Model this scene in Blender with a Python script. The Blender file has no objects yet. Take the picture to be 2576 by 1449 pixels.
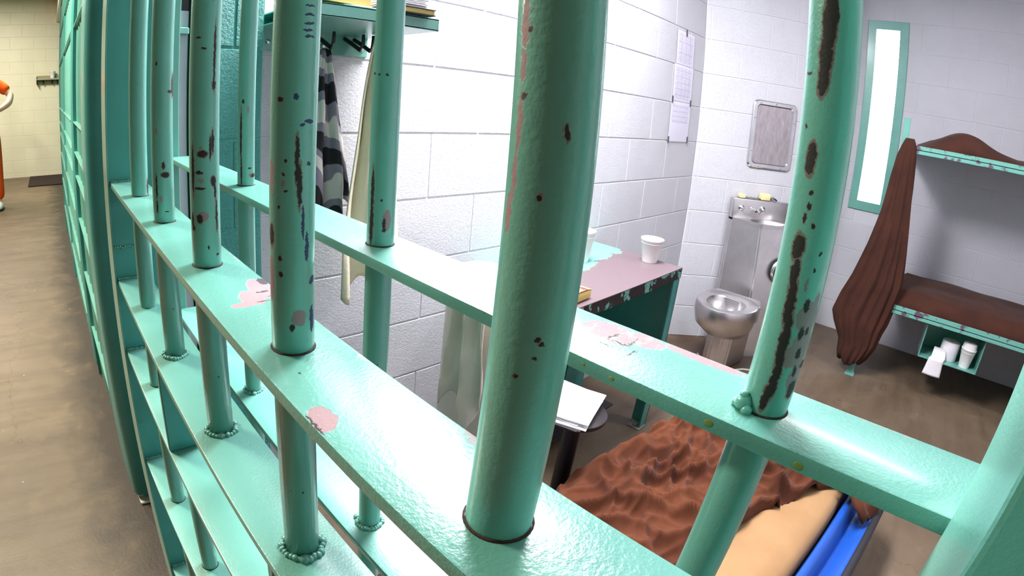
import bpy, bmesh, math, random
from mathutils import Vector, Matrix, noise
random.seed(4)
S = bpy.context.scene
COL = S.collection
PI = math.pi

# ------------------------------------------------------------------ camera (action-camera fisheye)
cam = bpy.data.cameras.new('camera'); camo = bpy.data.objects.new('camera', cam); COL.objects.link(camo); S.camera = camo
cam.type = 'PANO'
CY = cam if hasattr(cam, 'panorama_type') else cam.cycles
CY.panorama_type = 'FISHEYE_LENS_POLYNOMIAL'
F, K1, K2 = 13.4408, -0.034926, -0.005886            # focal length in mm on a 25.76 mm sensor
cam.sensor_fit = 'HORIZONTAL'; cam.sensor_width = 25.76; cam.sensor_height = 14.49
CY.fisheye_fov = math.radians(220)
CY.fisheye_polynomial_k0 = 0.0; CY.fisheye_polynomial_k1 = -1.0/F; CY.fisheye_polynomial_k2 = 0.0
CY.fisheye_polynomial_k3 = -K1/F**3; CY.fisheye_polynomial_k4 = -K2/F**4
cam.shift_x = 0.5 - 998.226/2576.0; cam.shift_y = 567.278/1449.0 - 0.5
cam.clip_start = 0.005; cam.clip_end = 100
YAW, PITCH, ROLL, HC = 0.6428847, -0.2384452, 0.0507697, 1.3231554
fw = Vector((math.sin(YAW)*math.cos(PITCH), math.cos(YAW)*math.cos(PITCH), math.sin(PITCH)))
rt = Vector((math.cos(YAW), -math.sin(YAW), 0)); up = rt.cross(fw)
r2 = rt*math.cos(ROLL) + up*math.sin(ROLL); u2 = up*math.cos(ROLL) - rt*math.sin(ROLL)
camo.matrix_world = Matrix(((r2.x, u2.x, -fw.x, 0), (r2.y, u2.y, -fw.y, 0), (r2.z, u2.z, -fw.z, HC), (0, 0, 0, 1)))

# ------------------------------------------------------------------ world, lamps, exposure
W = bpy.data.worlds.new('sky'); S.world = W; W.use_nodes = True
bgn = W.node_tree.nodes['Background']; bgn.inputs[0].default_value = (0.86, 0.93, 1.0, 1); bgn.inputs[1].default_value = 14.0
S.view_settings.view_transform = 'Standard'; S.view_settings.look = 'None'
S.view_settings.exposure = 0.0; S.view_settings.gamma = 1.0; S.view_settings.use_curve_mapping = False
def area(name, loc, sx, sy, power, col, rot=(0, 0, 0)):
    l = bpy.data.lights.new(name, 'AREA'); l.shape = 'RECTANGLE'; l.size = sx; l.size_y = sy; l.energy = power; l.color = col
    o = bpy.data.objects.new(name, l); o.location = loc; o.rotation_euler = rot; COL.objects.link(o); return o
CELL_LAMPS = [((1.30, 0.98, 2.515), 1.10, 0.42), ((2.55, -0.45, 2.52), 0.24, 0.9)]
for i, (p, sx, sy) in enumerate(CELL_LAMPS): area('cell_lamp_light', p, sx, sy, (140, 22)[i], (0.97, 0.96, 1.0))
HALL_LAMPS = [(-1.05, 2.7, 2.9), (-1.05, 7.2, 2.9)]
for i, p in enumerate(HALL_LAMPS):
    area('hall_lamp_light', p, 0.3, 1.2, (210, 185)[i], (1.0, 0.93, 0.76))

S.cycles.max_bounces = 7; S.cycles.diffuse_bounces = 4; S.cycles.glossy_bounces = 3; S.cycles.caustics_reflective = False; S.cycles.caustics_refractive = False
# ------------------------------------------------------------------ materials
def lin(c):
    return tuple(((v/255.0)/12.92 if v/255.0 <= 0.04045 else ((v/255.0+0.055)/1.055)**2.4) for v in c)
class NT:
    def __init__(s, name):
        s.m = bpy.data.materials.new(name); s.m.use_nodes = True; s.t = s.m.node_tree
        s.b = s.t.nodes['Principled BSDF']
    def n(s, ty, **kw):
        x = s.t.nodes.new('ShaderNode'+ty)
        for k, v in kw.items():
            if k.startswith('i_'): x.inputs[int(k[2:]) if k[2:].isdigit() else k[2:]].default_value = v
            else: setattr(x, k, v)
        return x
    def l(s, a, b): s.t.links.new(a, b)
    def noise(s, scale, detail=3.0, rough=0.55, co=None, dist=0.0):
        x = s.n('TexNoise'); x.inputs['Scale'].default_value = scale; x.inputs['Detail'].default_value = detail
        x.inputs['Roughness'].default_value = rough; x.inputs['Distortion'].default_value = dist
        if co is not None: s.l(co, x.inputs['Vector'])
        return x
    def math(s, op, a, b=None, c=None):
        x = s.n('Math', operation=op)
        for i, v in enumerate((a, b, c)):
            if v is None: continue
            if isinstance(v, (int, float)): x.inputs[i].default_value = v
            else: s.l(v, x.inputs[i])
        return x.outputs[0]
    def ramp(s, fac, p0, p1, c0=(0, 0, 0, 1), c1=(1, 1, 1, 1)):
        x = s.n('ValToRGB'); e = x.color_ramp.elements
        e[0].position = p0; e[1].position = p1; e[0].color = c0; e[1].color = c1; s.l(fac, x.inputs[0]); return x.outputs[0]
    def mix(s, fac, a, b):
        x = s.n('Mix', data_type='RGBA')
        for v, k in ((fac, 0), (a, 6), (b, 7)):
            if isinstance(v, (int, float)): x.inputs[k].default_value = v
            elif isinstance(v, tuple): x.inputs[k].default_value = tuple(v)[:3]+(1,)
            else: s.l(v, x.inputs[k])
        return x.outputs[2]
    def bump(s, h, strength, dist):
        x = s.n('Bump'); x.inputs['Strength'].default_value = strength; x.inputs['Distance'].default_value = dist
        s.l(h, x.inputs['Height']); s.l(x.outputs[0], s.b.inputs['Normal']); return x
    def set(s, **kw):
        for k, v in kw.items():
            i = s.b.inputs[k.replace('_', ' ')]
            if isinstance(v, (int, float)): i.default_value = v
            elif isinstance(v, tuple): i.default_value = tuple(v)[:3]+(1,)
            else: s.l(v, i)
    def obj(s): return s.n('TexCoord').outputs['Object']
    def uv(s): return s.n('TexCoord').outputs['UV']

TEAL = lin((106, 169, 156)); TEAL2 = lin((60, 146, 140)); DARKCHIP = lin((32, 20, 22)); PRIMER = lin((150, 120, 124)); PURP = lin((44, 52, 92))
def chip_min(T, p, lst):
    cur = None
    for u, v, ru, rv in lst:
        a = T.n('VectorMath', operation='SUBTRACT'); T.l(p, a.inputs[0]); a.inputs[1].default_value = (u, v, 0)
        b = T.n('VectorMath', operation='MULTIPLY'); T.l(a.outputs[0], b.inputs[0]); b.inputs[1].default_value = (1/ru, 1/rv, 0)
        c = T.n('VectorMath', operation='LENGTH'); T.l(b.outputs[0], c.inputs[0])
        cur = c.outputs['Value'] if cur is None else T.math('MINIMUM', cur, c.outputs['Value'])
    return cur
def paint(name, chips=(), base=TEAL, speck=0.0, extra=None, rough=0.33, relief=0.25, jitter=0.0034):
    T = NT(name); uv = T.uv(); ob = T.obj()
    tone = T.noise(9.0, 3.0, co=ob)
    col = T.mix(T.ramp(tone.outputs[0], 0.35, 0.7), base, tuple(x*0.88 for x in base))
    if chips or speck or extra:
        nz = T.noise(330.0, 5.0, 0.7, co=uv)
        off = T.n('VectorMath', operation='SUBTRACT'); T.l(nz.outputs['Color'], off.inputs[0]); off.inputs[1].default_value = (0.5, 0.5, 0.5)
        sc = T.n('VectorMath', operation='SCALE'); T.l(off.outputs[0], sc.inputs[0]); sc.inputs['Scale'].default_value = jitter
        p = T.n('VectorMath', operation='ADD'); T.l(uv, p.inputs[0]); T.l(sc.outputs[0], p.inputs[1]); p = p.outputs[0]
    hgt = None
    for kind, c in ((1, PRIMER), (2, PURP), (0, DARKCHIP)):
        lst = [x[:4] for x in chips if x[4] == kind]
        if lst:
            d = chip_min(T, p, lst); m = T.ramp(d, 0.92, 1.06, (1, 1, 1, 1), (0, 0, 0, 1))
            if kind == 0: col = T.mix(T.ramp(T.math('MULTIPLY', d, 0.5), 0.57, 0.66, (1, 1, 1, 1), (0, 0, 0, 1)), col, lin((122, 100, 92)))
            col = T.mix(m, col, c)
            hgt = m if hgt is None else T.math('MAXIMUM', hgt, m)
    if speck:
        mp = T.n('Mapping'); mp.inputs['Scale'].default_value = (1.0, 0.55, 1.0); T.l(uv, mp.inputs[0])
        z = T.noise(330.0, 2.0, 0.5, co=mp.outputs[0]); z2 = T.noise(28.0, 2.0, co=uv)
        v = T.math('ADD', z.outputs[0], T.math('MULTIPLY', z2.outputs[0], 0.35))
        m = T.ramp(v, 0.98-speck, 1.0-speck); col = T.mix(m, col, DARKCHIP)
    if extra: col, h2 = extra(T, p, col); hgt = h2 if hgt is None else T.math('MAXIMUM', hgt, h2)
    peel = T.noise(620.0, 2.0, co=ob); lump = T.noise(60.0, 3.0, co=ob)
    h = T.math('ADD', T.math('MULTIPLY', peel.outputs[0], 0.55), lump.outputs[0])
    if hgt is not None:
        h = T.math('SUBTRACT', h, T.math('MULTIPLY', hgt, 1.2))
        T.set(Roughness=T.math('ADD', T.math('MULTIPLY', hgt, 0.35), rough))
        T.set(Coat_Weight=T.math('MULTIPLY', T.math('SUBTRACT', 1.0, hgt), 0.35))
    else: T.set(Roughness=rough)
    T.set(Base_Color=col); T.bump(h, relief, 0.0012); T.b.inputs['Specular IOR Level'].default_value = 0.55; T.b.inputs['Coat Weight'].default_value = 0.35; T.b.inputs['Coat Roughness'].default_value = 0.16
    return T.m
def plate_extra(x0, x1, prim, dark, soft=False):
    """worn edges of a flat crossbar: the uv is its own (width, length) in metres"""
    def f(T, p, col):
        sp = T.n('SeparateXYZ'); T.l(p, sp.inputs[0]); u = sp.outputs[0]
        big = T.noise(16.0, 4.0, 0.6, co=p); fine = T.noise(150.0, 3.0, 0.6, co=p)
        wv = T.math('ADD', T.math('MULTIPLY', T.math('SUBTRACT', big.outputs[0], 0.5), 0.03), T.math('MULTIPLY', T.math('SUBTRACT', fine.outputs[0], 0.5), 0.006))
        db = T.math('SUBTRACT', x1, u); mb = T.ramp(T.math('SUBTRACT', T.math('ADD', wv, 0.0005), db), 0.0, 0.0006)
        col = T.mix(mb, col, PRIMER)
        df = T.math('ABSOLUTE', T.math('SUBTRACT', u, x0+0.0004)); mf = T.ramp(T.math('SUBTRACT', T.math('MULTIPLY', T.math('SUBTRACT', fine.outputs[0], 0.44), 0.006), df), 0.0, 0.0003)
        col = T.mix(mf, col, DARKCHIP)
        h = T.math('MAXIMUM', mb, mf)
        for lst, c in ((prim, PRIMER), (dark, DARKCHIP)):
            if lst:
                m = T.ramp(chip_min(T, p, lst), 0.92, 1.06, (1, 1, 1, 1), (0, 0, 0, 1))
                if c is PRIMER and soft: m = T.math('MULTIPLY', m, T.ramp(T.math('ADD', T.math('MULTIPLY', fine.outputs[0], .5), T.math('MULTIPLY', big.outputs[0], .5)), .34, .5))
                col = T.mix(m, col, c); h = T.math('MAXIMUM', h, m)
        return col, h
    return f
def simple(name, c, rough=0.5, metal=0.0, ns=0.0, nd=0.002, var=0.0, vs=6.0, c2=None, spec=0.5, det=3.0):
    T = NT(name); co = T.obj(); col = tuple(c)
    if var or c2:
        z = T.noise(vs, 4.0, 0.6, co=co); c2 = c2 or tuple(x*(1-var) for x in c)
        col = T.mix(T.ramp(z.outputs[0], 0.3, 0.7), tuple(c), tuple(c2))
    T.set(Base_Color=col, Roughness=rough, Metallic=metal); T.b.inputs['Specular IOR Level'].default_value = spec
    if ns:
        z = T.noise(ns, det, co=co); T.bump(z.outputs[0], 0.5, nd)
    return T.m
def cmu(name, c, pits=0.95, rough=0.42):
    T = NT(name); g = T.n('NewGeometry'); co = g.outputs['Position']
    z = T.noise(150.0, 4.0, 0.7, co=co); z2 = T.noise(4.0, 3.0, co=co); z3 = T.noise(420.0, 2.0, 0.5, co=co)
    pit = T.ramp(z3.outputs[0], 0.62, 0.70)
    col = T.mix(T.ramp(z2.outputs[0], 0.3, 0.75), tuple(c), tuple(x*0.93 for x in c))
    T.set(Base_Color=col, Roughness=rough)
    h = T.math('SUBTRACT', z.outputs[0], T.math('MULTIPLY', pit, 0.9)); T.bump(h, pits, 0.0022)
    return T.m
def concrete():
    T = NT('worn_concrete'); g = T.n('NewGeometry'); co = g.outputs['Position']
    a = T.noise(1.1, 5.0, 0.62, co=co, dist=0.6); b = T.noise(6.0, 5.0, 0.65, co=co, dist=0.4); c = T.noise(90.0, 3.0, 0.7, co=co)
    mp = T.n('Mapping'); mp.inputs['Scale'].default_value = (0.7, 4.2, 1); mp.inputs['Rotation'].default_value = (0, 0, 0.35); T.l(co, mp.inputs[0])
    st = T.noise(2.2, 5.0, 0.6, co=mp.outputs[0])
    col = T.mix(T.ramp(a.outputs[0], 0.3, 0.72), lin((116, 99, 80)), lin((92, 76, 60)))
    col = T.mix(T.math('MULTIPLY', T.ramp(st.outputs[0], 0.45, 0.7), 0.55), col, lin((74, 58, 40)))
    col = T.mix(T.math('MULTIPLY', T.ramp(b.outputs[0], 0.55, 0.75), 0.45), col, lin((130, 113, 92)))
    # darker floor band along the foot of the bars; dirt gathered round the toilet
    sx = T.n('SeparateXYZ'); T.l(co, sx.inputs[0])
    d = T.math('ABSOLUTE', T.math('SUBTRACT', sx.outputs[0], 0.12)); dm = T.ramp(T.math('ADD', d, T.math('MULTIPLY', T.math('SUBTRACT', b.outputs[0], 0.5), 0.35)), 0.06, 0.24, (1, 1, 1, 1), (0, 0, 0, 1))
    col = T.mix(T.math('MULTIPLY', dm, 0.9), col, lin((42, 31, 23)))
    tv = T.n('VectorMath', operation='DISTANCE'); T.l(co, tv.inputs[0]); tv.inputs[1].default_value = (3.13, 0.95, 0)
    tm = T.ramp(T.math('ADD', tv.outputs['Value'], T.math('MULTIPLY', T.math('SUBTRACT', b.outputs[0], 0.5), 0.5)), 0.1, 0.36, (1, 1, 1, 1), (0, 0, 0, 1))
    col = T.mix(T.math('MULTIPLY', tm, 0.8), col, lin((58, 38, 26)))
    cr = T.n('TexVoronoi', feature='DISTANCE_TO_EDGE'); cr.inputs['Scale'].default_value = 0.75
    wob = T.noise(5.0, 4.0, co=co); wv = T.n('VectorMath', operation='MULTIPLY_ADD'); T.l(wob.outputs['Color'], wv.inputs[0]); wv.inputs[1].default_value = (0.5, 0.5, 0); T.l(co, wv.inputs[2]); T.l(wv.outputs[0], cr.inputs['Vector'])
    cm = T.ramp(cr.outputs['Distance'], 0.001, 0.004, (1, 1, 1, 1), (0, 0, 0, 1)); col = T.mix(T.math('MULTIPLY', cm, 0.5), col, lin((60, 46, 34)))
    sp = T.noise(38.0, 2.0, 0.4, co=co); col = T.mix(T.ramp(sp.outputs[0], 0.79, 0.8), col, lin((205, 195, 180)))
    T.set(Base_Color=col, Roughness=T.math('ADD', T.math('MULTIPLY', b.outputs[0], 0.25), 0.42))
    T.bump(T.math('ADD', c.outputs[0], b.outputs[0]), 0.35, 0.003); return T.m
def steel(name, c=(0.56, 0.53, 0.54), rough=0.3):
    T = NT(name); co = T.obj(); z = T.noise(7.0, 4.0, 0.6, co=co)
    mp = T.n('Mapping'); mp.inputs['Scale'].default_value = (40, 40, 3); T.l(co, mp.inputs[0]); br = T.noise(14.0, 3.0, co=mp.outputs[0])
    T.set(Base_Color=T.mix(T.ramp(z.outputs[0], 0.35, 0.7), tuple(c), tuple(x*0.8 for x in c)), Metallic=1.0, Roughness=T.math('ADD', T.math('MULTIPLY', z.outputs[0], 0.22), rough-0.08))
    T.bump(br.outputs[0], 0.08, 0.001); return T.m
def cloth(name, c, c2=None, weave=900.0, crease=0.25, wear=5.0):
    T = NT(name); co = T.obj(); z = T.noise(wear, 4.0, 0.6, co=co); w = T.noise(weave, 2.0, co=co); k = T.noise(34.0, 4.0, 0.6, co=co)
    T.set(Base_Color=T.mix(T.ramp(z.outputs[0], 0.35, 0.7), tuple(c), tuple(c2 or [x*0.8 for x in c])), Roughness=0.92)
    T.b.inputs['Specular IOR Level'].default_value = 0.15; T.b.inputs['Sheen Weight'].default_value = 0.05
    T.bump(T.math('ADD', T.math('MULTIPLY', w.outputs[0], 0.35), k.outputs[0]), crease, 0.004); return T.m

M = dict(
    teal=paint('teal_enamel', speck=0.0), teal_flat=paint('teal_enamel_flat', base=TEAL2, rough=0.42, relief=0.35),
    white_block=cmu('white_painted_block', lin((208, 207, 214))), hall_dark=simple('unseen_wall_dark', lin((120, 112, 98)), 0.7), hall_block=cmu('cream_painted_block', lin((226, 218, 196)), 0.3),
    teal_block=cmu('teal_painted_block', lin((66, 152, 146)), 1.7, 0.4), mortar=simple('white_painted_mortar', lin((204, 203, 210)), 0.6, ns=80),
    hall_mortar=simple('cream_painted_mortar', lin((214, 206, 184)), 0.6, ns=80), teal_mortar=simple('teal_painted_mortar', lin((66, 150, 140)), 0.5, ns=80),
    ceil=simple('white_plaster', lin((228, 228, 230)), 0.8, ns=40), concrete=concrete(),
    steel=steel('brushed_steel', (0.72, 0.69, 0.70)), chrome=steel('polished_steel', (0.72, 0.71, 0.72), 0.16), steel_dark=simple('dark_recess', lin((30, 26, 28)), 0.5),
    brown=cloth('brown_blanket', lin((72, 42, 32)), lin((56, 32, 26))), brown2=cloth('rust_brown_blanket', lin((94, 52, 32)), lin((70, 36, 24))), towel=cloth('cream_terry', lin((232, 226, 200)), lin((220, 212, 184)), 500.0, 0.5),
    towel2=cloth('white_terry', lin((226, 222, 208)), lin((212, 206, 190)), 500.0, 0.5), sheet=cloth('tan_sheet', lin((158, 124, 88)), lin((146, 112, 78)), 900, 0.12),
    bin=simple('cream_plastic', lin((216, 212, 200)), 0.45, ns=14, nd=0.001), blue=simple('blue_plastic', lin((26, 76, 164)), 0.34, ns=200, nd=0.0006, var=0.12),
    blue_edge=simple('black_edge', lin((22, 20, 28)), 0.6), foam=simple('white_foam', lin((240, 238, 238)), 0.6, ns=400, nd=0.0005),
    paper=simple('white_paper', lin((236, 234, 240)), 0.8, ns=20, nd=0.001), tissue=simple('white_tissue', lin((236, 232, 238)), 0.9, ns=120, nd=0.002),
    soap=simple('pale_yellow_soap', lin((232, 220, 160)), 0.45), grey=simple('grey_scrap', lin((120, 112, 110)), 0.8, var=0.4, vs=60),
    desk_dark=simple('bare_brown_steel', lin((92, 76, 80)), 0.42, ns=60, nd=0.0006, var=0.2), pages=simple('yellowed_pages', lin((214, 184, 112)), 0.8),
    orange=cloth('orange_jumpsuit', lin((224, 84, 22)), lin((206, 66, 14)), 700, 0.3), skin=simple('skin', lin((206, 160, 142)), 0.5),
    hair=simple('dark_hair', lin((46, 34, 28)), 0.6, ns=300), shoe=simple('white_canvas', lin((226, 222, 218)), 0.6), sole=simple('black_rubber', lin((20, 20, 22)), 0.6),
    mat=simple('dark_brown_mat', lin((44, 22, 20)), 0.95, ns=300, nd=0.004, var=0.3, vs=30), olive=simple('olive_steel', lin((150, 142, 98)), 0.5),
    greybox=simple('grey_enamel', lin((150, 148, 140)), 0.5), caulk=simple('white_caulk', lin((206, 196, 186)), 0.7), black=simple('black_cover', lin((26, 22, 24)), 0.5),
    yellowbook=simple('yellow_cover', lin((214, 190, 120)), 0.6), greywhite=simple('pale_grey_enamel', lin((186, 196, 206)), 0.45, ns=120),
    label=simple('tape', lin((70, 64, 70)), 0.6), stool=simple('dark_steel_seat', lin((34, 27, 30)), 0.45), red=simple('red_paper', lin((150, 40, 60)), 0.7))
_t = NT('window_glass'); _t.t.nodes.remove(_t.b); _o = _t.t.nodes['Material Output']
_a = _t.n('BsdfTransparent'); _a.inputs[0].default_value = (0.96, 0.98, 1, 1); _g = _t.n('BsdfGlossy'); _g.inputs['Roughness'].default_value = 0.08
_m = _t.n('MixShader'); _m.inputs[0].default_value = 0.06; _t.l(_a.outputs[0], _m.inputs[1]); _t.l(_g.outputs[0], _m.inputs[2]); _t.l(_m.outputs[0], _o.inputs[0]); M['glass'] = _t.m
def lampmat(name, c, e):
    T = NT(name); T.set(Base_Color=tuple(c)); T.b.inputs['Emission Color'].default_value = tuple(c)+(1,); T.b.inputs['Emission Strength'].default_value = e; return T.m
M['diff_cell'] = lampmat('cell_diffuser', (1, 0.99, 1), 3.0); M['diff_hall'] = lampmat('hall_diffuser', (1, 0.94, 0.8), 3.0)

# ------------------------------------------------------------------ geometry helpers
def new(): return bmesh.new()
def box(bm, x0, x1, y0, y1, z0, z1, bev=0.0, seg=2, mat=None):
    r = bmesh.ops.create_cube(bm, size=1.0); vs = r['verts']
    for v in vs: v.co = Vector(((x0+x1)/2+v.co.x*(x1-x0), (y0+y1)/2+v.co.y*(y1-y0), (z0+z1)/2+v.co.z*(z1-z0)))
    if bev > 0:
        es = list({e for v in vs for e in v.link_edges})
        q = bmesh.ops.bevel(bm, geom=es, offset=bev, segments=seg, affect='EDGES', profile=0.5); vs = list({v for f in q['faces'] for v in f.verts} | {v for v in vs if v.is_valid})
    if mat is not None: bmesh.ops.transform(bm, matrix=mat, verts=[v for v in vs if v.is_valid])
    return vs
def lathe(bm, prof, seg=24, c=(0, 0), cap=True, mat=None):
    rings = []
    for r, z in prof: rings.append([bm.verts.new((c[0]+r*math.cos(2*PI*i/seg), c[1]+r*math.sin(2*PI*i/seg), z)) for i in range(seg)])
    for a, b in zip(rings, rings[1:]):
        for i in range(seg): bm.faces.new((a[i], a[(i+1) % seg], b[(i+1) % seg], b[i]))
    if cap:
        bm.faces.new(rings[0][::-1]); bm.faces.new(rings[-1])
    if mat is not None: bmesh.ops.transform(bm, matrix=mat, verts=[v for r in rings for v in r])
    return rings
def tube(bm, pts, rad, seg=8, cap=True):
    pts = [Vector(p) for p in pts]; rads = rad if isinstance(rad, (list, tuple)) else [rad]*len(pts); rings = []
    for i, p in enumerate(pts):
        t = (pts[min(i+1, len(pts)-1)]-pts[max(i-1, 0)]).normalized(); a = t.orthogonal().normalized() if abs(t.z) > 0.9 else t.cross(Vector((0, 0, 1))).normalized(); b = t.cross(a)
        if i and rings:
            pass
        rings.append([bm.verts.new(p+(a*math.cos(2*PI*k/seg)+b*math.sin(2*PI*k/seg))*rads[i]) for k in range(seg)])
    for a, b in zip(rings, rings[1:]):
        for k in range(seg): bm.faces.new((a[k], a[(k+1) % seg], b[(k+1) % seg], b[k]))
    if cap: bm.faces.new(rings[0][::-1]); bm.faces.new(rings[-1])
def prism(bm, poly, z0, z1, bev=0.0):
    a = [bm.verts.new((x, y, z0)) for x, y in poly]; b = [bm.verts.new((x, y, z1)) for x, y in poly]; n = len(poly)
    fs = [bm.faces.new(a[::-1]), bm.faces.new(b)] + [bm.faces.new((a[i], a[(i+1) % n], b[(i+1) % n], b[i])) for i in range(n)]
    if bev: bmesh.ops.bevel(bm, geom=list({e for f in fs for e in f.edges}), offset=bev, segments=2, affect='EDGES')
def grid(bm, nu, nv, f, thick=0.0):
    vs = [[bm.verts.new(f(i/nu, j/nv)) for j in range(nv+1)] for i in range(nu+1)]
    for i in range(nu):
        for j in range(nv): bm.faces.new((vs[i][j], vs[i+1][j], vs[i+1][j+1], vs[i][j+1]))
    if thick:
        bm.normal_update(); bmesh.ops.solidify(bm, geom=list(bm.faces), thickness=thick)
def obj(name, bm, mat, parent=None, smooth=False, sub=0, angle=None):
    bmesh.ops.recalc_face_normals(bm, faces=bm.faces)
    me = bpy.data.meshes.new(name); bm.to_mesh(me); bm.free(); o = bpy.data.objects.new(name, me); COL.objects.link(o)
    for m in (mat if isinstance(mat, (list, tuple)) else [mat]): me.materials.append(m)
    if smooth:
        me.polygons.foreach_set('use_smooth', [True]*len(me.polygons))
        if angle: me.set_sharp_from_angle(angle=math.radians(angle))
    if sub: md = o.modifiers.new('subdivision', 'SUBSURF'); md.levels = sub; md.render_levels = sub
    if parent is not None: o.parent = parent
    return o
def thing(name, label, cat, loc=(0, 0, 0), rotz=0.0, group=None):
    o = bpy.data.objects.new(name, None); o.empty_display_size = 0.05; COL.objects.link(o); o.location = loc; o.rotation_euler = (0, 0, rotz)
    o['label'] = label; o['category'] = cat
    if group: o['group'] = group
    return o
def tag(o, label, cat, group=None):
    o['label'] = label; o['category'] = cat
    if group: o['group'] = group
    return o
def struct(name, bm, mat, parent=None):
    o = obj(name, bm, mat, parent)
    if parent is None: o['kind'] = 'structure'
    return o
def place(o, loc):
    """put an object's origin at loc without moving its mesh"""
    v = Vector(loc); o.data.transform(Matrix.Translation(-v)); o.location = v; return o

# ------------------------------------------------------------------ setting: floor, ceiling, block walls
XC, YP, XW, YR = 3.1136, 1.2614, 4.359, -1.36          # corner, partition plane, window wall, far partition
CH = 0.2032
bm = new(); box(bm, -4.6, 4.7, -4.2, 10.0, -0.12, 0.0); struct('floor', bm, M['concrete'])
bm = new(); box(bm, 0.1, 4.7, YR-0.2, YP+0.15, 2.56, 2.66); struct('ceiling_cell', bm, M['ceil'])
bm = new(); box(bm, -4.6, 0.34, -4.2, 10.0, 2.96, 3.06); struct('ceiling_corridor', bm, M['ceil'])
_blk = {}
def block_mesh(w, h, mat, key):
    if (round(w, 3), round(h, 3), key) in _blk: return _blk[(round(w, 3), round(h, 3), key)]
    b = new(); box(b, 0, w, 0, 0.05, 0, h, 0.0022, 2); bmesh.ops.recalc_face_normals(b, faces=b.faces)
    me = bpy.data.meshes.new('block'); b.to_mesh(me); b.free(); me.materials.append(mat); _blk[(round(w, 3), round(h, 3), key)] = me; return me
def block_wall(name, p0, ang, length, h0, h1, off_even, mat, mort, key, holes=(), zoff=0.0, thick=0.1, bl=0.4064):
    """blocks laid in running bond along direction ang from p0; their faces look to the right-hand side (-y of the local frame)"""
    J = 0.005; b = new(); box(b, 0, length, 0.0025, thick, 0, h1)
    if holes:
        b.free(); b = new(); x0, x1, z0, z1 = holes[0]
        for q in ((0, x0, 0, h1), (x1, length, 0, h1), (x0, x1, 0, z0), (x0, x1, z1, h1)): box(b, q[0], q[1], 0.0025, thick, q[2], q[3])
    w = struct(name, b, mort); w.location = (p0[0], p0[1], 0); w.rotation_euler = (0, 0, ang)
    n = 0; z = -((-zoff) % CH) if zoff else 0.0; k = 0
    while z < h1-0.01:
        za, zb = max(z, 0), min(z+CH, h1)
        x = -bl + ((off_even + (0 if k % 2 == 0 else bl/2)) % bl)
        while x < length-0.01:
            xa, xb = max(x, 0), min(x+bl, length)
            segs = [(xa, xb, za, zb)]
            for hx0, hx1, hz0, hz1 in holes:
                out = []
                for (a, c, d, e) in segs:
                    if c <= hx0 or a >= hx1 or e <= hz0 or d >= hz1: out.append((a, c, d, e)); continue
                    if a < hx0: out.append((a, hx0, d, e))
                    if c > hx1: out.append((hx1, c, d, e))
                segs = out
            for a, c, d, e in segs:
                if c-a < 0.03 or e-d < 0.03 or d < h0-0.2: continue
                o = bpy.data.objects.new('block', block_mesh(c-a-J, e-d-J, mat, key)); COL.objects.link(o); o.parent = w; o.location = (a+J/2, 0, d+J/2); n += 1
            x += bl
        z += CH; k += 1
    return w
# partition (faces -y)
block_wall('wall_left', (0.40, YP), 0.0, XC-0.40, 0, 2.56, (2.075-0.40) % 0.4064, M['white_block'], M['mortar'], 'w')
# chamfered plumbing wall (faces -x -y) and its return
CL = 0.905
block_wall('wall_corner', (XC, YP), -PI/4, CL, 0, 2.56, 0.235, M['white_block'], M['mortar'], 'w')
cx, cy = XC+CL*0.70711, YP-CL*0.70711
block_wall('wall_chase', (cx, cy), 0.0, XW-cx+0.02, 0, 2.56, 0.1, M['white_block'], M['mortar'], 'w')
# window wall (faces -x): runs towards -y
WY0, WY1, WZ0, WZ1 = 0.232, 0.412, 0.962, 2.18
block_wall('wall_back', (XW, cy+0.02), -PI/2, cy+0.02-YR+0.02, 0, 2.56, 0.16, M['white_block'], M['mortar'], 'w', holes=((cy+0.02-WY1, cy+0.02-WY0, WZ0, WZ1),), thick=0.16)
b = new(); box(b, 0.3, XW+0.05, YR-0.1, YR, 0, 2.56); struct('wall_right', b, M['mortar'])
# cell-front pier of painted block, teal
block_wall('wall_pier', (0.292, 1.138), 0.0, 0.165, 0, 2.56, 0.30, M['teal_block'], M['teal_mortar'], 't', thick=0.15)
# corridor walls
b = new(); box(b, -4.6, -2.2, 9.75, 9.85, 0, 2.96); struct('wall_far_left', b, M['hall_block'])
block_wall('wall_far', (-2.2, 9.75), 0.0, 2.6, 0, 2.96, 0.10, M['hall_block'], M['hall_mortar'], 'h', zoff=-0.121)
b = new(); box(b, -4.6, -4.4, -4.2, 10.0, 0, 2.96); struct('wall_corridor', b, M['hall_dark'])  # unseen wall, set far out and dark so less light bounces onto the bars
b = new(); box(b, -4.6, 4.6, -4.3, -4.1, 0, 2.96); struct('wall_near', b, M['hall_dark'])  # also unseen, kept far back and dark to cut bounced light
b = new(); box(b, 0.1, 0.34, -4.2, 10.0, 2.56, 2.96); struct('wall_above', b, M['hall_block'])
b = new(); box(b, 0.3, 0.38, 1.30, 9.8, 0, 2.56); struct('wall_cells', b, M['teal_block'])
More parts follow.
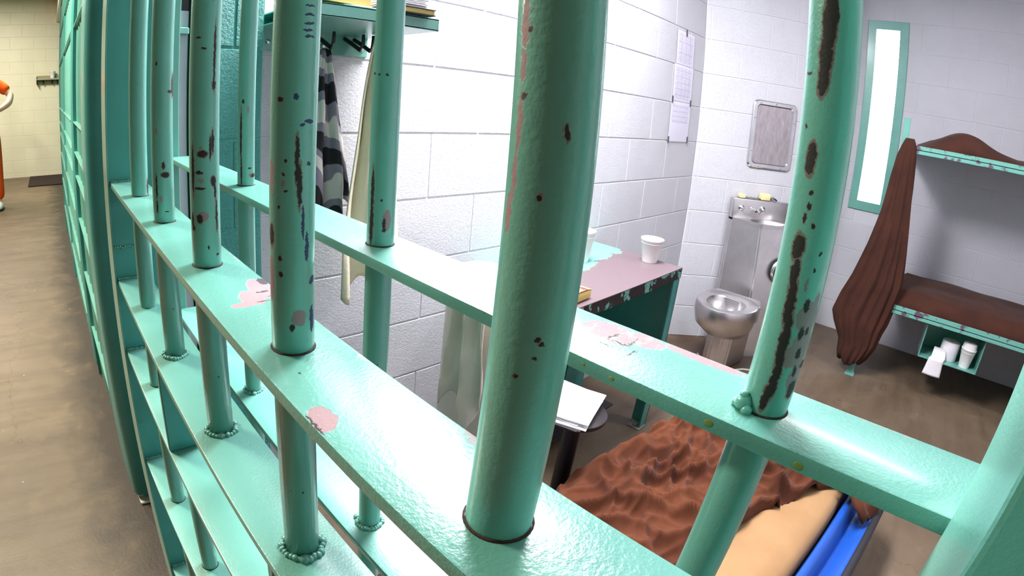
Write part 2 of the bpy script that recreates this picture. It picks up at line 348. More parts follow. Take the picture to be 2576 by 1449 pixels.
# window: teal frame proud of the wall, deep reveal, frosted pane
b = new(); fy0, fy1, fz0, fz1 = 0.172, 0.467, 0.902, 2.236
for q in ((fy0, WY0+0.004, fz0, fz1), (WY1-0.004, fy1, fz0, fz1), (WY0, WY1, fz0, WZ0+0.004), (WY0, WY1, WZ1-0.004, fz1)): box(b, XW-0.012, XW+0.02, q[0], q[1], q[2], q[3], 0.002, 1)
wf = struct('window_1', b, M['teal'])
b = new()
for q in ((WY0-0.004, WY0+0.004, WZ0, WZ1), (WY1-0.004, WY1+0.004, WZ0, WZ1), (WY0, WY1, WZ0-0.004, WZ0+0.004), (WY0, WY1, WZ1-0.004, WZ1+0.004)): box(b, XW+0.02, XW+0.15, q[0], q[1], q[2], q[3])
obj('window_reveal', b, M['teal'], wf)
b = new(); box(b, XW+0.10, XW+0.108, WY0+0.003, WY1-0.003, WZ0+0.003, WZ1-0.003); obj('window_pane', b, M['glass'], wf)

# ------------------------------------------------------------------ the barred front and the sliding barred door
CHIPS = {"A1":[[0.0123,1.2213,0.0027,0.0086,0]],"A2":[[0.0008,1.2621,0.0014,0.0031,0],[0.0023,1.2541,0.0036,0.0024,0],[-0.0023,1.2336,0.0016,0.0031,1],[0.0024,1.2222,0.0016,0.0007,0],[0.015,1.3008,0.0006,0.0428,0],[0.0122,1.3298,0.0027,0.0101,0],[0.0092,1.3247,0.0038,0.0013,0],[-0.005,1.2915,0.0012,0.0034,1],[-0.0061,1.2439,0.0009,0.0104,0],[-0.0062,1.2265,0.0009,0.0053,0],[-0.0052,1.3481,0.0008,0.0017,0]],"A3":[[0.0063,1.3461,0.0009,0.0195,0],[0.0062,1.3278,0.0014,0.0027,0],[-0.0011,1.2857,0.0033,0.0022,0],[-0.0026,1.2896,0.0013,0.0012,1],[-0.0034,1.274,0.0024,0.001,0],[-0.0024,1.269,0.0021,0.0013,1],[-0.0031,1.264,0.0035,0.0009,0],[0.006,1.2686,0.0019,0.0033,0],[0.0072,1.2621,0.0009,0.0051,0],[0.0057,1.2935,0.0009,0.0074,0],[-0.0018,1.2463,0.004,0.0033,1],[-0.004,1.2444,0.002,0.0028,0],[-0.0083,1.275,0.0012,0.0151,0],[-0.0099,1.2429,0.0013,0.0053,0],[-0.0093,1.2386,0.0017,0.0019,0],[0.0013,1.2258,0.0008,0.0011,0],[0.0079,1.2202,0.0012,0.0006,0],[-0.0011,1.3503,0.0017,0.0006,0],[-0.0046,1.3569,0.0014,0.0006,0],[0.0081,1.2466,0.001,0.0103,0],[0.004,1.2899,0.0008,0.0074,0]],"A4":[[0.0018,1.2976,0.0009,0.0095,0],[0.003,1.2864,0.001,0.0089,0],[0.0046,1.2715,0.0007,0.0075,2],[0.0066,1.2611,0.001,0.0069,2],[-0.0058,1.3209,0.0013,0.0008,0],[0.0007,1.3223,0.0009,0.0011,2],[-0.0029,1.2967,0.0007,0.0007,0],[-0.0037,1.2917,0.0006,0.0006,0],[-0.0039,1.2876,0.001,0.0016,1],[-0.003,1.2847,0.0007,0.0006,0],[-0.0105,1.2904,0.0018,0.0073,1],[-0.0106,1.2654,0.002,0.0043,0],[-0.0103,1.262,0.0016,0.0035,1],[-0.0052,1.2562,0.0008,0.001,0],[-0.0049,1.2493,0.0012,0.0011,0],[0.0028,1.2297,0.0035,0.0041,1],[-0.0003,1.2252,0.0009,0.0017,0],[0.0099,1.2277,0.0017,0.0067,2],[0.0103,1.2458,0.0021,0.0018,2],[0.0051,1.3581,0.0022,0.0006,2],[0.0053,1.3544,0.0025,0.0006,2],[0.0051,1.3512,0.0026,0.0006,2],[0.0048,1.3485,0.0024,0.0006,2],[0.0056,1.3459,0.0025,0.0006,2],[0.0068,1.3125,0.0027,0.0009,2],[0.0067,1.2955,0.001,0.001,2],[0.0038,1.311,0.0012,0.0006,2],[-0.0113,1.2459,0.0025,0.011,1],[-0.006,1.2779,0.0006,0.0006,0]],"A5":[[-0.0086,1.3402,0.0013,0.0055,1],[-0.0084,1.3311,0.001,0.0037,1],[-0.0076,1.3253,0.0009,0.0006,0],[-0.0085,1.3195,0.0009,0.007,1],[-0.0089,1.3086,0.001,0.005,1],[-0.0099,1.3003,0.0012,0.0046,1],[-0.0019,1.3052,0.0006,0.001,1],[-0.0021,1.305,0.0006,0.0006,0],[0.0026,1.3185,0.0006,0.0018,0],[-0.0069,1.3392,0.0006,0.0006,0],[-0.0144,1.2804,0.0011,0.0006,1],[0.0018,1.2739,0.0006,0.0006,0],[0.0027,1.2725,0.0006,0.0006,0],[0.0015,1.269,0.0006,0.0006,0],[-0.0022,1.2642,0.0006,0.0006,0],[0.0019,1.3189,0.0006,0.0006,1]],"B1":[[-0.0018,1.3625,0.0025,0.0093,0],[-0.0026,1.3518,0.0024,0.0086,0],[-0.003,1.3432,0.002,0.0052,0],[-0.0004,1.3666,0.0014,0.008,0],[-0.0041,1.3172,0.002,0.0055,0],[-0.009,1.3457,0.0014,0.0006,0],[-0.0031,1.2873,0.0022,0.0046,0],[-0.0023,1.2776,0.0016,0.0054,0],[-0.0013,1.2676,0.0018,0.0082,0],[0.0002,1.253,0.0018,0.0108,0],[0.001,1.2389,0.0016,0.0099,0],[-0.0003,1.2301,0.0015,0.0054,0],[0.0029,1.2744,0.0007,0.0028,1],[0.0075,1.263,0.0055,0.0061,1],[0.0081,1.2523,0.0051,0.0075,1],[0.0099,1.2393,0.0043,0.0074,1],[0.0051,1.2674,0.0012,0.0024,0],[0.0059,1.257,0.001,0.0023,0],[0.0073,1.2492,0.0012,0.0021,0],[0.0081,1.242,0.0011,0.0025,0],[0.0099,1.2343,0.0023,0.0039,0],[0.0085,1.2577,0.0009,0.0014,0],[0.0126,1.2443,0.0018,0.0018,0],[-0.0021,1.3013,0.0006,0.0013,0],[-0.0022,1.3061,0.0006,0.0008,0],[-0.0028,1.2971,0.0007,0.0017,0],[0.0007,1.2951,0.0006,0.0009,0],[0.0054,1.2861,0.0006,0.0007,0],[0.0045,1.2804,0.0006,0.0008,0],[0.0046,1.2476,0.004,0.0046,1],[-0.008,1.3274,0.0006,0.0006,0],[0.0096,1.2689,0.0017,0.0039,1]],"B2":[[-0.0072,1.2605,0.0013,0.0148,0],[-0.0071,1.2385,0.0015,0.0151,0],[0.0041,1.2408,0.0034,0.0076,1],[0.0022,1.2381,0.001,0.0044,0],[0.0024,1.2339,0.0013,0.0014,0],[-0.0055,1.3379,0.0009,0.0008,0],[-0.0,1.3378,0.0009,0.0008,0],[-0.0101,1.3384,0.0014,0.0007,0],[-0.0001,1.2544,0.0006,0.0008,0],[0.015,1.271,0.001,0.0007,0]],"B3":[[0.008,1.234,0.0053,0.0031,1],[0.0094,1.2333,0.0035,0.002,0],[-0.0061,1.2778,0.0011,0.0259,0],[0.0151,1.2904,0.0015,0.0109,0],[-0.0054,1.2387,0.001,0.0154,0],[0.0042,1.2418,0.002,0.0009,0],[-0.0037,1.3144,0.0014,0.0021,0],[0.0017,1.3059,0.0013,0.0043,1]]}
RB = 0.0097
def bar_mesh(bm, x, y, z0, z1, r=RB, seg=28, nz=6):
    a0 = math.atan2(-y, -x); uvl = bm.loops.layers.uv.verify(); rows = []
    zs = [z0+(z1-z0)*i/nz for i in range(nz+1)]
    for z in zs: rows.append([bm.verts.new((r*math.cos(a0+t), r*math.sin(a0+t), z)) for t in [-PI+2*PI*i/seg for i in range(seg)]])
    for j in range(nz):
        for i in range(seg):
            f = bm.faces.new((rows[j][i], rows[j][(i+1) % seg], rows[j+1][(i+1) % seg], rows[j+1][i])); f.smooth = True
            us = [r*(-PI+2*PI*k/seg) for k in (i, i+1, i+1, i)]
            for lp, u, z in zip(f.loops, us, (zs[j], zs[j], zs[j+1], zs[j+1])): lp[uvl].uv = (u, z)
    bm.faces.new(rows[0][::-1]); bm.faces.new(rows[-1])
def plate_uv(bm, ox, oy):
    uvl = bm.loops.layers.uv.verify(); zt = max(v.co.z for v in bm.verts); xm = sum(v.co.x for v in bm.verts)/len(bm.verts); bm.normal_update()
    for f in bm.faces:
        for lp in f.loops:
            d = zt-lp.vert.co.z
            lp[uvl].uv = (lp.vert.co.x+ox+(d if lp.vert.co.x > xm else -d), lp.vert.co.y+oy)
def weld(bm, x, y, z, r=RB, seed=0, lump=1.0):
    rnd = random.Random(seed); n = 26
    for i in range(n):
        a = 2*PI*i/n; rr = r+0.0012+rnd.uniform(-0.0006, 0.0010)
        s = rnd.uniform(0.0019, 0.0033)*lump*(1.35 if i % 9 == 0 else 1)
        q = bmesh.ops.create_icosphere(bm, subdivisions=1, radius=s); bmesh.ops.translate(bm, vec=(x+rr*math.cos(a), y+rr*math.sin(a), z+0.0004), verts=q['verts'])
def gap_ring(bm, x, y, z, r=RB): # bare rusty line where bar meets plate
    lathe(bm, [(r+0.0002, z-0.0002), (r+0.0008, z+0.0001), (r+0.0006, z+0.0005), (r+0.0001, z+0.0007)], 28, (x, y), False)
rust = simple('rusty_gap', lin((62, 34, 28)), 0.8, ns=300, var=0.4, vs=200)

AX = 0.0945; AY = {'A1': 0.602, 'A2': 0.468, 'A3': 0.333, 'A4': 0.200, 'A5': 0.071}
ROOTA = (AX, 0.2, 0.0)
front = thing('barred_front', 'nearest teal bar front, thick round bars through flat crossbars with a food slot', 'bars', ROOTA)
PX0, PX1 = 0.0725, 0.1176; PT = 0.0064
def local(bm, root): bmesh.ops.translate(bm, vec=(-root[0], -root[1], 0), verts=bm.verts)
prA = [(0.0785, 0.1435, 0.0052, 0.0075), (0.0765, 0.1395, 0.0042, 0.0055), (0.1100, 0.2760, 0.0075, 0.0170), (0.1000, 0.2640, 0.0075, 0.0120), (0.1150, 0.2650, 0.0060, 0.0120), (0.0920, 0.2560, 0.0080, 0.0040)]
dkA = [(0.0736, 0.1400, 0.0007, 0.0080), (0.1085, 0.2700, 0.0040, 0.0012), (0.1125, 0.2620, 0.0050, 0.0009), (0.1040, 0.2560, 0.0045, 0.0007), (0.1150, 0.2860, 0.0030, 0.0060), (0.0855, 0.1760, 0.0006, 0.0009)]
plateA = paint('worn_crossbar', extra=plate_extra(PX0, PX1, prA, dkA), rough=0.30, relief=0.34, jitter=0.005)
plateB_pr = [(0.2225, 0.2500, 0.0050, 0.0180), (0.2250, 0.2200, 0.0040, 0.0160), (0.2180, 0.1180, 0.0100, 0.0130), (0.2220, 0.1000, 0.0080, 0.0120), (0.2120, 0.1080, 0.0050, 0.0060), (0.2270, 0.0700, 0.0040, 0.0220)]
plateB_dk = [(0.2140, 0.1120, 0.0060, 0.0006), (0.2100, 0.1050, 0.0007, 0.0050), (0.2160, 0.1020, 0.0080, 0.0004), (0.2050, 0.0960, 0.0060, 0.0004), (0.2030, 0.1090, 0.0004, 0.0045)]
plateB = paint('worn_crossbar_door', extra=plate_extra(0.1832, 0.2308, plateB_pr, plateB_dk, True), rough=0.34, relief=0.28, jitter=0.008)
plateC = paint('crossbar_enamel', rough=0.36, relief=0.35)
ZA = [2.2, 1.2118, 1.081, 0.976, 0.785, 0.534, 0.26]
ALEN = (-0.42, 0.711)
for i, z in enumerate(ZA):
    b = new(); box(b, PX0, PX1+(0.004 if i == 3 else 0), ALEN[0], ALEN[1], z-PT, z, 0.0009, 2); plate_uv(b, 0, 0); local(b, ROOTA)
    p = obj('crossbar', b, plateA if i == 1 else plateC, front, True, angle=40)
    if i == 1: p['label'] = 'flat crossbar with peeled pink primer patches'
    if i == 3: p['label'] = 'food slot shelf'
def add_bar(parent, root, key, x, y, spans, mat, welds, gaps):
    for (z0, z1) in spans:
        b = new(); bar_mesh(b, x, y, z0, z1); 
        o = obj('bar', b, mat, parent); o.location = (x-root[0], y-root[1], 0)
        for k, z in enumerate(welds):
            if z0-0.01 <= z <= z1+0.01:
                b = new(); weld(b, 0, 0, z, seed=hash((key, k)) & 255); obj('weld_bead', b, M['teal'], o, True)
        for z in gaps:
            if z0-0.01 <= z <= z1+0.01:
                b = new(); gap_ring(b, 0, 0, z); obj('rust_ring', b, rust, o, True)
matA = {k: paint('chipped_enamel_'+k.lower(), chips=CHIPS[k], speck=(0.0 if k in ('A5', 'A1') else 0.055)) for k in ('A1', 'A2', 'A3', 'A4', 'A5')}
for k, y in AY.items():
    slot = k in ('A3',)
    spans = [(1.076, 2.2), (0.0, 0.972)] if k in ('A2', 'A3', 'A4') else [(0.0, 2.2)]
    if k == 'A4': spans = [(1.076, 2.2), (0.0, 0.972)]
    add_bar(front, ROOTA, k, AX, y, spans, matA[k], [1.081] if k in ('A2', 'A3', 'A4') else [], [1.2118] + ([0.785, 0.976] if k == 'A1' else [0.785]))
for y in (-0.061, -0.193, -0.325): add_bar(front, ROOTA, 'A0', AX, y, [(0.0, 2.2)], M['teal'], [], [])
# steel end panel of the front, its lit flange, the food slot's two cheeks, the door jamb
b = new(); box(b, 0.0705, 0.150, 0.711, 0.717, 0.06, 2.5); local(b, ROOTA); obj('end_panel', b, M['teal_flat'], front)
b = new(); box(b, 0.0690, 0.0706, 0.706, 0.76, 0.06, 2.5, 0.0008, 1); local(b, ROOTA); obj('panel_flange', b, M['teal'], front)
for z in (1.47, 1.125):
    b = new()
    for i in range(22): q = bmesh.ops.create_icosphere(b, subdivisions=1, radius=0.0022); bmesh.ops.translate(b, vec=(0.073+i*0.0034, 0.7105, z+random.uniform(-0.0012, 0.0012)), verts=q['verts'])
    local(b, ROOTA); obj('panel_weld', b, M['teal'], front, True)
for z in (1.2118, 1.081, 0.976, 0.785, 0.534):
    b = new()
    for i in range(20): q = bmesh.ops.create_icosphere(b, subdivisions=1, radius=random.uniform(0.0016, 0.0026)); bmesh.ops.translate(b, vec=(0.074+i*0.0022, 0.7095, z+0.0004), verts=q['verts'])
    local(b, ROOTA); obj('crossbar_weld', b, M['teal'], front, True)
for y0, y1 in ((0.459, 0.466), (0.196, 0.2035)):
    b = new(); box(b, PX0+0.0005, PX1, y0, y1, 0.976, 1.0748, 0.001, 1); local(b, ROOTA); obj('slot_cheek', b, M['teal_flat'], front)
b = new(); box(b, 0.137, 0.180, -0.100, -0.0435, 0.0, 2.5, 0.002, 2); local(b, ROOTA); obj('jamb', b, M['teal'], front)

BX = 0.207; ROOTB = (BX, 0.4, 0.0)
door = thing('sliding_barred_door', 'teal sliding barred door behind the front bars, round bars through flat crossbars with scratched bare edges', 'door', ROOTB)
ZB = [2.2, 1.222, 0.962, 0.70, 0.44, 0.18]
for i, z in enumerate(ZB):
    b = new(); box(b, 0.1832, 0.2308, -0.058, 0.86, z-0.0072, z, 0.0009, 2); plate_uv(b, 0, 0); local(b, ROOTB)
    p = obj('crossbar', b, plateB if i == 1 else plateC, door, True, angle=40)
    if i == 1: p['label'] = 'flat crossbar with scratched paint'
BY = {'B1': 0.034, 'Bx': 0.165, 'B2': 0.295, 'By': 0.428, 'B3': 0.560, 'Bz': 0.692}
for k, y in BY.items():
    m = paint('chipped_enamel_'+k.lower(), chips=CHIPS[k], speck=0.02) if k in CHIPS else M['teal']
    add_bar(door, ROOTB, k, BX, y, [(0.02, 2.25)], m, [0.962] if k in ('B2', 'B3') else [], [1.222, 0.962])
for y0, y1, x1 in ((-0.068, -0.058, 0.230), (0.86, 0.885, 0.202)):
    b = new(); box(b, 0.184, x1, y0, y1, 0.02, 2.3, 0.0015, 2); local(b, ROOTB); obj('stile', b, M['teal'], door)
b = new()
for dx, dy, dz, s in ((-0.0092, 0.0066, 0.0028, 0.0036), (-0.0112, 0.0040, 0.001, 0.0024), (-0.0080, 0.0092, 0.001, 0.0024), (-0.0092, 0.0070, 0.0058, 0.0020)):
    q = bmesh.ops.create_icosphere(b, subdivisions=2, radius=s); bmesh.ops.translate(b, vec=(BX+dx, 0.034+dy, 1.222+dz), verts=q['verts'])
local(b, ROOTB); obj('weld_lump', b, M['teal'], door, True)
stain = simple('yellow_stain', lin((118, 132, 62)), 0.5)
for y, z, s in ((0.0925, 1.2185, 0.0011), (0.0475, 1.2185, 0.0016), (0.0106, 1.2175, 0.0017), (0.1072, 1.2190, 0.0008)):
    b = new(); q = bmesh.ops.create_icosphere(b, subdivisions=2, radius=1.0); bmesh.ops.scale(b, vec=(0.0003, s*1.3, s), verts=b.verts); bmesh.ops.translate(b, vec=(0.1832, y, z), verts=b.verts); local(b, ROOTB); o = obj('paint_stain', b, stain, door, True)

# pale lock column seen between the bars, with its bracket
t = thing('lock_column', 'pale grey steel lock column with a small bracket, standing between the bars and the teal pier', 'column', (0.262, 1.17, 0))
b = new(); box(b, -0.024, 0.026, -0.02, 0.03, 0, 1.50, 0.003, 2); obj('column_body', b, M['greywhite'], t)
b = new(); box(b, -0.022, 0.024, -0.02, 0.03, 1.50, 2.5); obj('column_top', b, M['steel_dark'], t)
b = new(); box(b, -0.012, 0.024, -0.034, -0.019, 1.447, 1.462, 0.002, 1); obj('bracket', b, M['teal'], t)

# neighbouring posts and barred fronts along the corridor
def door_post(x, y, label, w=0.165, d=0.24):
    t = thing('door_post', label, 'post', (x, y, 0), 0, 'door posts along the corridor')
    b = new(); box(b, 0, w, 0, d, 0.012, 2.52, 0.034, 5); obj('post_shaft', b, M['teal_flat'], t, True, angle=40)
    b = new()
    for k in (0.045, 0.075): box(b, k, k+0.004, -0.0012, 0.004, 0.03, 2.5)
    obj('seam', b, M['teal'], t)
    b = new(); box(b, 0.012, w-0.02, -0.006, d-0.02, 0.0, 0.012, 0.003, 1); obj('base_shim', b, M['caulk'], t)
    return t
door_post(0.0915, 1.500, 'teal steel door post with a rounded edge, just beyond the near bar front')
door_post(0.0930, 2.520, 'second teal steel door post down the corridor, behind the first', 0.165, 0.12)
def neighbour(y0, y1, x, label, nb):
    t = thing('barred_front', label, 'bars', (x, y0, 0), 0, 'barred fronts of the cells further along')
    for z in (2.2, 1.9, 1.62, 1.2118, 1.081, 0.976, 0.785, 0.534, 0.26):
        b = new(); box(b, 0, 0.045, 0, y1-y0, z-0.0064, z, 0.0008, 1); obj('crossbar', b, plateC, t)
    for i in range(nb):
        b = new(); lathe(b, [(RB, 0), (RB, 2.3)], 10); o = obj('bar', b, M['teal'], t, True, angle=40); o.location = (0.022, (i+0.5)*(y1-y0)/nb, 0)
    b = new(); box(b, 0.0, 0.15, y1-y0-0.006, y1-y0, 0, 2.5); obj('end_panel', b, M['teal_flat'], t)
    return t
neighbour(1.75, 2.50, 0.100, 'barred front between the two teal door posts, seen edge-on', 6)
neighbour(2.66, 4.10, 0.0925, 'barred front just past the second teal post, seen edge-on', 10)
neighbour(4.15, 5.60, 0.0900, 'furthest barred front on the corridor, beside the pale end wall', 10)

# ------------------------------------------------------------------ corridor things
o = None
b = new(); box(b, -0.42, 0.14, 0, 1.05, 0.0, 0.018, 0.004, 1)
o = tag(obj('floor_mat', b, M['mat']), 'dark brown doormat lying on the concrete at the end of the corridor', 'mat'); o.location = (0.02, 8.62, 0)
t = thing('coat_shelf', 'olive steel hat shelf with coat hooks on the pale end wall of the corridor', 'shelf', (-0.03, 9.75, 1.60))
b = new(); box(b, -0.19, 0.2, -0.03, 0, -0.075, 0.07, 0.003, 1); obj('back_plate', b, M['olive'], t)
b = new(); box(b, -0.19, 0.2, -0.16, 0, -0.004, 0.022, 0.003, 1); obj('shelf_board', b, M['greybox'], t)
b = new(); box(b, -0.194, -0.186, -0.16, 0, -0.075, 0.05, 0.002, 1); obj('side_bracket', b, M['steel_dark'], t)
for x in (-0.08, 0.07, 0.16):
    b = new(); tube(b, [(x, -0.03, -0.02), (x, -0.075, -0.03), (x, -0.085, -0.055), (x, -0.075, -0.065)], 0.011, 6); obj('coat_hook', b, M['steel_dark'], t, True)
def cup(name, label, loc, r0, r1, h, group=None, rotz=0, lid=False):
    t = thing(name, label, 'cup', loc, rotz, group)
    b = new(); lathe(b, [(r0, 0), (r0+(r1-r0)*0.05, 0.003), (r1, h-0.008), (r1+0.0028, h-0.006), (r1+0.003, h-0.001), (r1+0.001, h), (r1-0.002, h-0.001), (r1-0.004, h-0.008), (r0-0.003, 0.006), (0.001, 0.006)], 28, cap=True); obj('cup_body', b, M['foam'], t, True, angle=50)
    b = new(); lathe(b, [(r1*0.985+0.0004, h*0.80), (r1*0.985+0.0012, h*0.81), (r1*0.985+0.0004, h*0.82)], 28, cap=False); obj('cup_band', b, M['foam'], t, True)
    return t
cup('foam_cup', 'white foam cup standing on the olive coat shelf in the corridor', (0.045, 9.66, 1.622), 0.033, 0.05, 0.115, 'white foam cups')
b = new(); box(b, 0.03, 0.15, 0, 0.25, 2.60, 2.95, 0.01, 1); o = obj('junction_box', b, M['greybox']); tag(o, 'grey steel box high on the wall at the far end of the barred fronts', 'box'); place(o, (0.09, 8.9, 2.60)); o.location.y = 9.45
def fixture(name, label, loc, sx, sy, dm, grp=None):
    t = thing(name, label, 'lamp', loc, 0, grp)
    b = new(); box(b, -sx/2-0.02, sx/2+0.02, -sy/2-0.02, sy/2+0.02, 0.005, 0.045, 0.004, 1); obj('housing', b, M['ceil'], t)
    b = new(); box(b, -sx/2, sx/2, -sy/2, sy/2, 0.001, 0.006); obj('diffuser', b, dm, t)
for i, (p, sx, sy) in enumerate(CELL_LAMPS): fixture('ceiling_lamp', ('white cell lamp at the top of the wall over the shelf', 'white cell ceiling lamp near the bunks')[i], p, sx, sy, M['diff_cell'])
for i, p in enumerate(HALL_LAMPS): fixture('corridor_lamp', ('corridor ceiling lamp by the door posts', 'corridor ceiling lamp nearest the end wall')[i], p, 0.3, 1.2, M['diff_hall'], 'corridor ceiling lamps')

# person in orange, mostly outside the left edge of the frame
def skin_obj(name, verts, edges, mat, parent, levels=2, root=0):
    me = bpy.data.meshes.new(name); me.from_pydata([v[:3] for v in verts], edges, []); o = bpy.data.objects.new(name, me); COL.objects.link(o); me.materials.append(mat); o.parent = parent
    md = o.modifiers.new('skin', 'SKIN'); md.use_smooth_shade = True
    for i, v in enumerate(verts):
        s = me.skin_vertices[0].data[i]; s.radius = (v[3], v[4] if len(v) > 4 else v[3]); s.use_root = (i == root)
    sb = o.modifiers.new('subdivision', 'SUBSURF'); sb.levels = levels; sb.render_levels = levels
    return o
pr = thing('person', 'person in an orange jumpsuit with hand on hip, at the left edge of the corridor', 'person', (-0.83, 7.12, 0))
B = [(0, 0, 1.0, .11, .15), (0, 0, 1.14, .10, .135), (0, -.01, 1.30, .11, .155), (0, 0, 1.46, .10, .16), (0, 0, 1.56, .05, .05), (0, -.01, 1.62, .048), (0, -.015, 1.70, .072, .078), (0, -.01, 1.79, .066, .072),
     (.10, 0, .92, .085), (.12, -.01, .52, .058), (.12, .01, .10, .042), (.13, -.12, .035, .032, .035),
     (-.10, 0, .92, .085), (-.11, -.01, .52, .058), (-.11, .01, .10, .042), (-.12, -.12, .035, .032, .035),
     (.185, 0, 1.50, .052), (.345, -.03, 1.365, .05), (.325, -.12, 1.265, .046), (.215, -.19, 1.195, .033), (.18, -.20, 1.185, .03, .022),
     (-.175, 0, 1.50, .052), (-.25, .02, 1.24, .043), (-.26, -.03, 1.0, .032), (-.26, -.04, .93, .032, .02)]
E_ = [(0, 1), (1, 2), (2, 3), (3, 4), (4, 5), (5, 6), (6, 7), (0, 8), (8, 9), (9, 10), (10, 11), (0, 12), (12, 13), (13, 14), (14, 15), (3, 16), (16, 17), (17, 18), (18, 19), (19, 20), (3, 21), (21, 22), (22, 23), (23, 24)]
fb = len(B)
for hand, pts, sgn in ((20, (.18, -.20, 1.185), 1), (24, (-.26, -.04, .93), -1)):
    for k, off in enumerate((-.024, -.008, .008, .024)):
        L = (.062, .072, .068, .054)[k]
        if sgn > 0: p1 = (pts[0]-.03, pts[1]+off*.3, pts[2]+off); p2 = (p1[0]-L*.6, p1[1]+.012, p1[2]-.004); p3 = (p2[0]-L*.35, p2[1]+.03, p2[2]-.01)
        else: p1 = (pts[0], pts[1]+off, pts[2]-.04); p2 = (p1[0]+.004, p1[1], p1[2]-L*.6); p3 = (p2[0]+.012, p2[1], p2[2]-L*.35)
        n = len(B); B += [p1+(.0095,), p2+(.0085,), p3+(.0075,)]; E_ += [(hand, n), (n, n+1), (n+1, n+2)]
    n = len(B)
    if sgn > 0: B += [(pts[0]+.0, pts[1]-.01, pts[2]+.045, .011), (pts[0]-.035, pts[1]-.005, pts[2]+.062, .009)]
    else: B += [(pts[0]+.01, pts[1]-.04, pts[2]-.01, .011), (pts[0]+.015, pts[1]-.055, pts[2]-.045, .009)]
    E_ += [(hand, n), (n, n+1)]
skin_obj('body', B, E_, M['skin'], pr)
J_ = [(0, 0, 1.0, .135, .175), (0, 0, 1.14, .125, .16), (0, -.01, 1.30, .135, .18), (0, 0, 1.46, .115, .175), (.10, 0, .90, .115), (.12, -.005, .50, .092), (.12, .005, .10, .082), (-.10, 0, .90, .115), (-.11, -.005, .50, .092), (-.11, .005, .10, .082),
      (.185, 0, 1.495, .078), (.315, -.025, 1.40, .075), (-.175, 0, 1.495, .078), (-.245, .015, 1.28, .068)]
skin_obj('jumpsuit', J_, [(0, 1), (1, 2), (2, 3), (0, 4), (4, 5), (5, 6), (0, 7), (7, 8), (8, 9), (3, 10), (10, 11), (3, 12), (12, 13)], M['orange'], pr)
for sx in (.13, -.12):
    b = new(); q = bmesh.ops.create_uvsphere(b, u_segments=16, v_segments=10, radius=1); bmesh.ops.scale(b, vec=(.05, .135, .055), verts=b.verts)
    for v in b.verts: v.co.z = max(v.co.z, -.03)
    bmesh.ops.translate(b, vec=(sx, -.075, .045), verts=b.verts); sh = obj('shoe', b, M['shoe'], pr, True)
    b = new(); prism(b, [(sx+.053*math.cos(a), -.075+.14*math.sin(a)) for a in [2*PI*i/20 for i in range(20)]], 0.0, 0.022, 0.003); obj('sole', b, M['sole'], sh)
b = new(); q = bmesh.ops.create_uvsphere(b, u_segments=20, v_segments=12, radius=1); bmesh.ops.scale(b, vec=(.083, .098, .085), verts=b.verts)
bmesh.ops.delete(b, geom=[v for v in b.verts if v.co.z < -.01 and v.co.y < 0.02], context='VERTS'); bmesh.ops.translate(b, vec=(0, .005, 1.79), verts=b.verts); obj('hair', b, M['hair'], pr, True)
for sx in (-.03, .03): b = new(); q = bmesh.ops.create_uvsphere(b, u_segments=10, v_segments=6, radius=.011); bmesh.ops.translate(b, vec=(sx, -.083, 1.735), verts=q['verts']); obj('eye', b, M['sole'], pr, True)
b = new(); q = bmesh.ops.create_cone(b, segments=8, radius1=.018, radius2=.006, depth=.05, cap_ends=True); bmesh.ops.rotate(b, matrix=Matrix.Rotation(-0.35, 3, 'X'), verts=b.verts); bmesh.ops.translate(b, vec=(0, -.092, 1.705), verts=b.verts); obj('nose', b, M['skin'], pr, True)
b = new(); box(b, -.024, .024, -.09, -.08, 1.662, 1.671, .003, 1); obj('mouth', b, simple('lips', lin((170, 100, 94)), .5), pr)
for sx in (-.076, .076): b = new(); q = bmesh.ops.create_uvsphere(b, u_segments=10, v_segments=8, radius=1); bmesh.ops.scale(b, vec=(.012, .022, .034), verts=q['verts']); bmesh.ops.translate(b, vec=(sx, 0, 1.715), verts=q['verts']); obj('ear', b, M['skin'], pr, True)

# ------------------------------------------------------------------ cell: wall shelf with hooks, towels, clothes, books
t = thing('wall_shelf', 'teal steel wall shelf with a hook rail on the white block wall', 'shelf', (0.64, YP, 1.43))
b = new(); box(b, -0.165, 0.168, -0.305, -0.002, 0.052, 0.055); box(b, -0.165, 0.168, -0.305, -0.302, 0.052, 0.080, 0.001, 1); box(b, 0.165, 0.168, -0.305, -0.002, 0.052, 0.080, 0.001, 1); box(b, -0.165, 0.168, -0.305, -0.002, 0.077, 0.080); obj('shelf_board', b, M['teal'], t)
b = new(); box(b, -0.165, 0.168, -0.008, 0.0, 0.0, 0.085, 0.001, 1); obj('hook_rail', b, M['teal'], t)
for x in (-0.125, 0.03, 0.15):
    b = new(); q = bmesh.ops.create_uvsphere(b, u_segments=12, v_segments=8, radius=0.007); bmesh.ops.scale(b, vec=(1, .6, 1), verts=b.verts); bmesh.ops.translate(b, vec=(x, -0.009, 0.022), verts=b.verts); obj('screw', b, M['chrome'], t, True)
for x in (-0.07, 0.01, 0.095, 0.125):
    b = new(); tube(b, [(x, -0.008, 0.045), (x, -0.045, 0.03), (x, -0.085, 0.012), (x, -0.10, 0.025), (x, -0.10, 0.05)], [0.006, 0.006, 0.006, 0.0055, 0.004], 8); obj('coat_hook', b, M['black'], t, True)
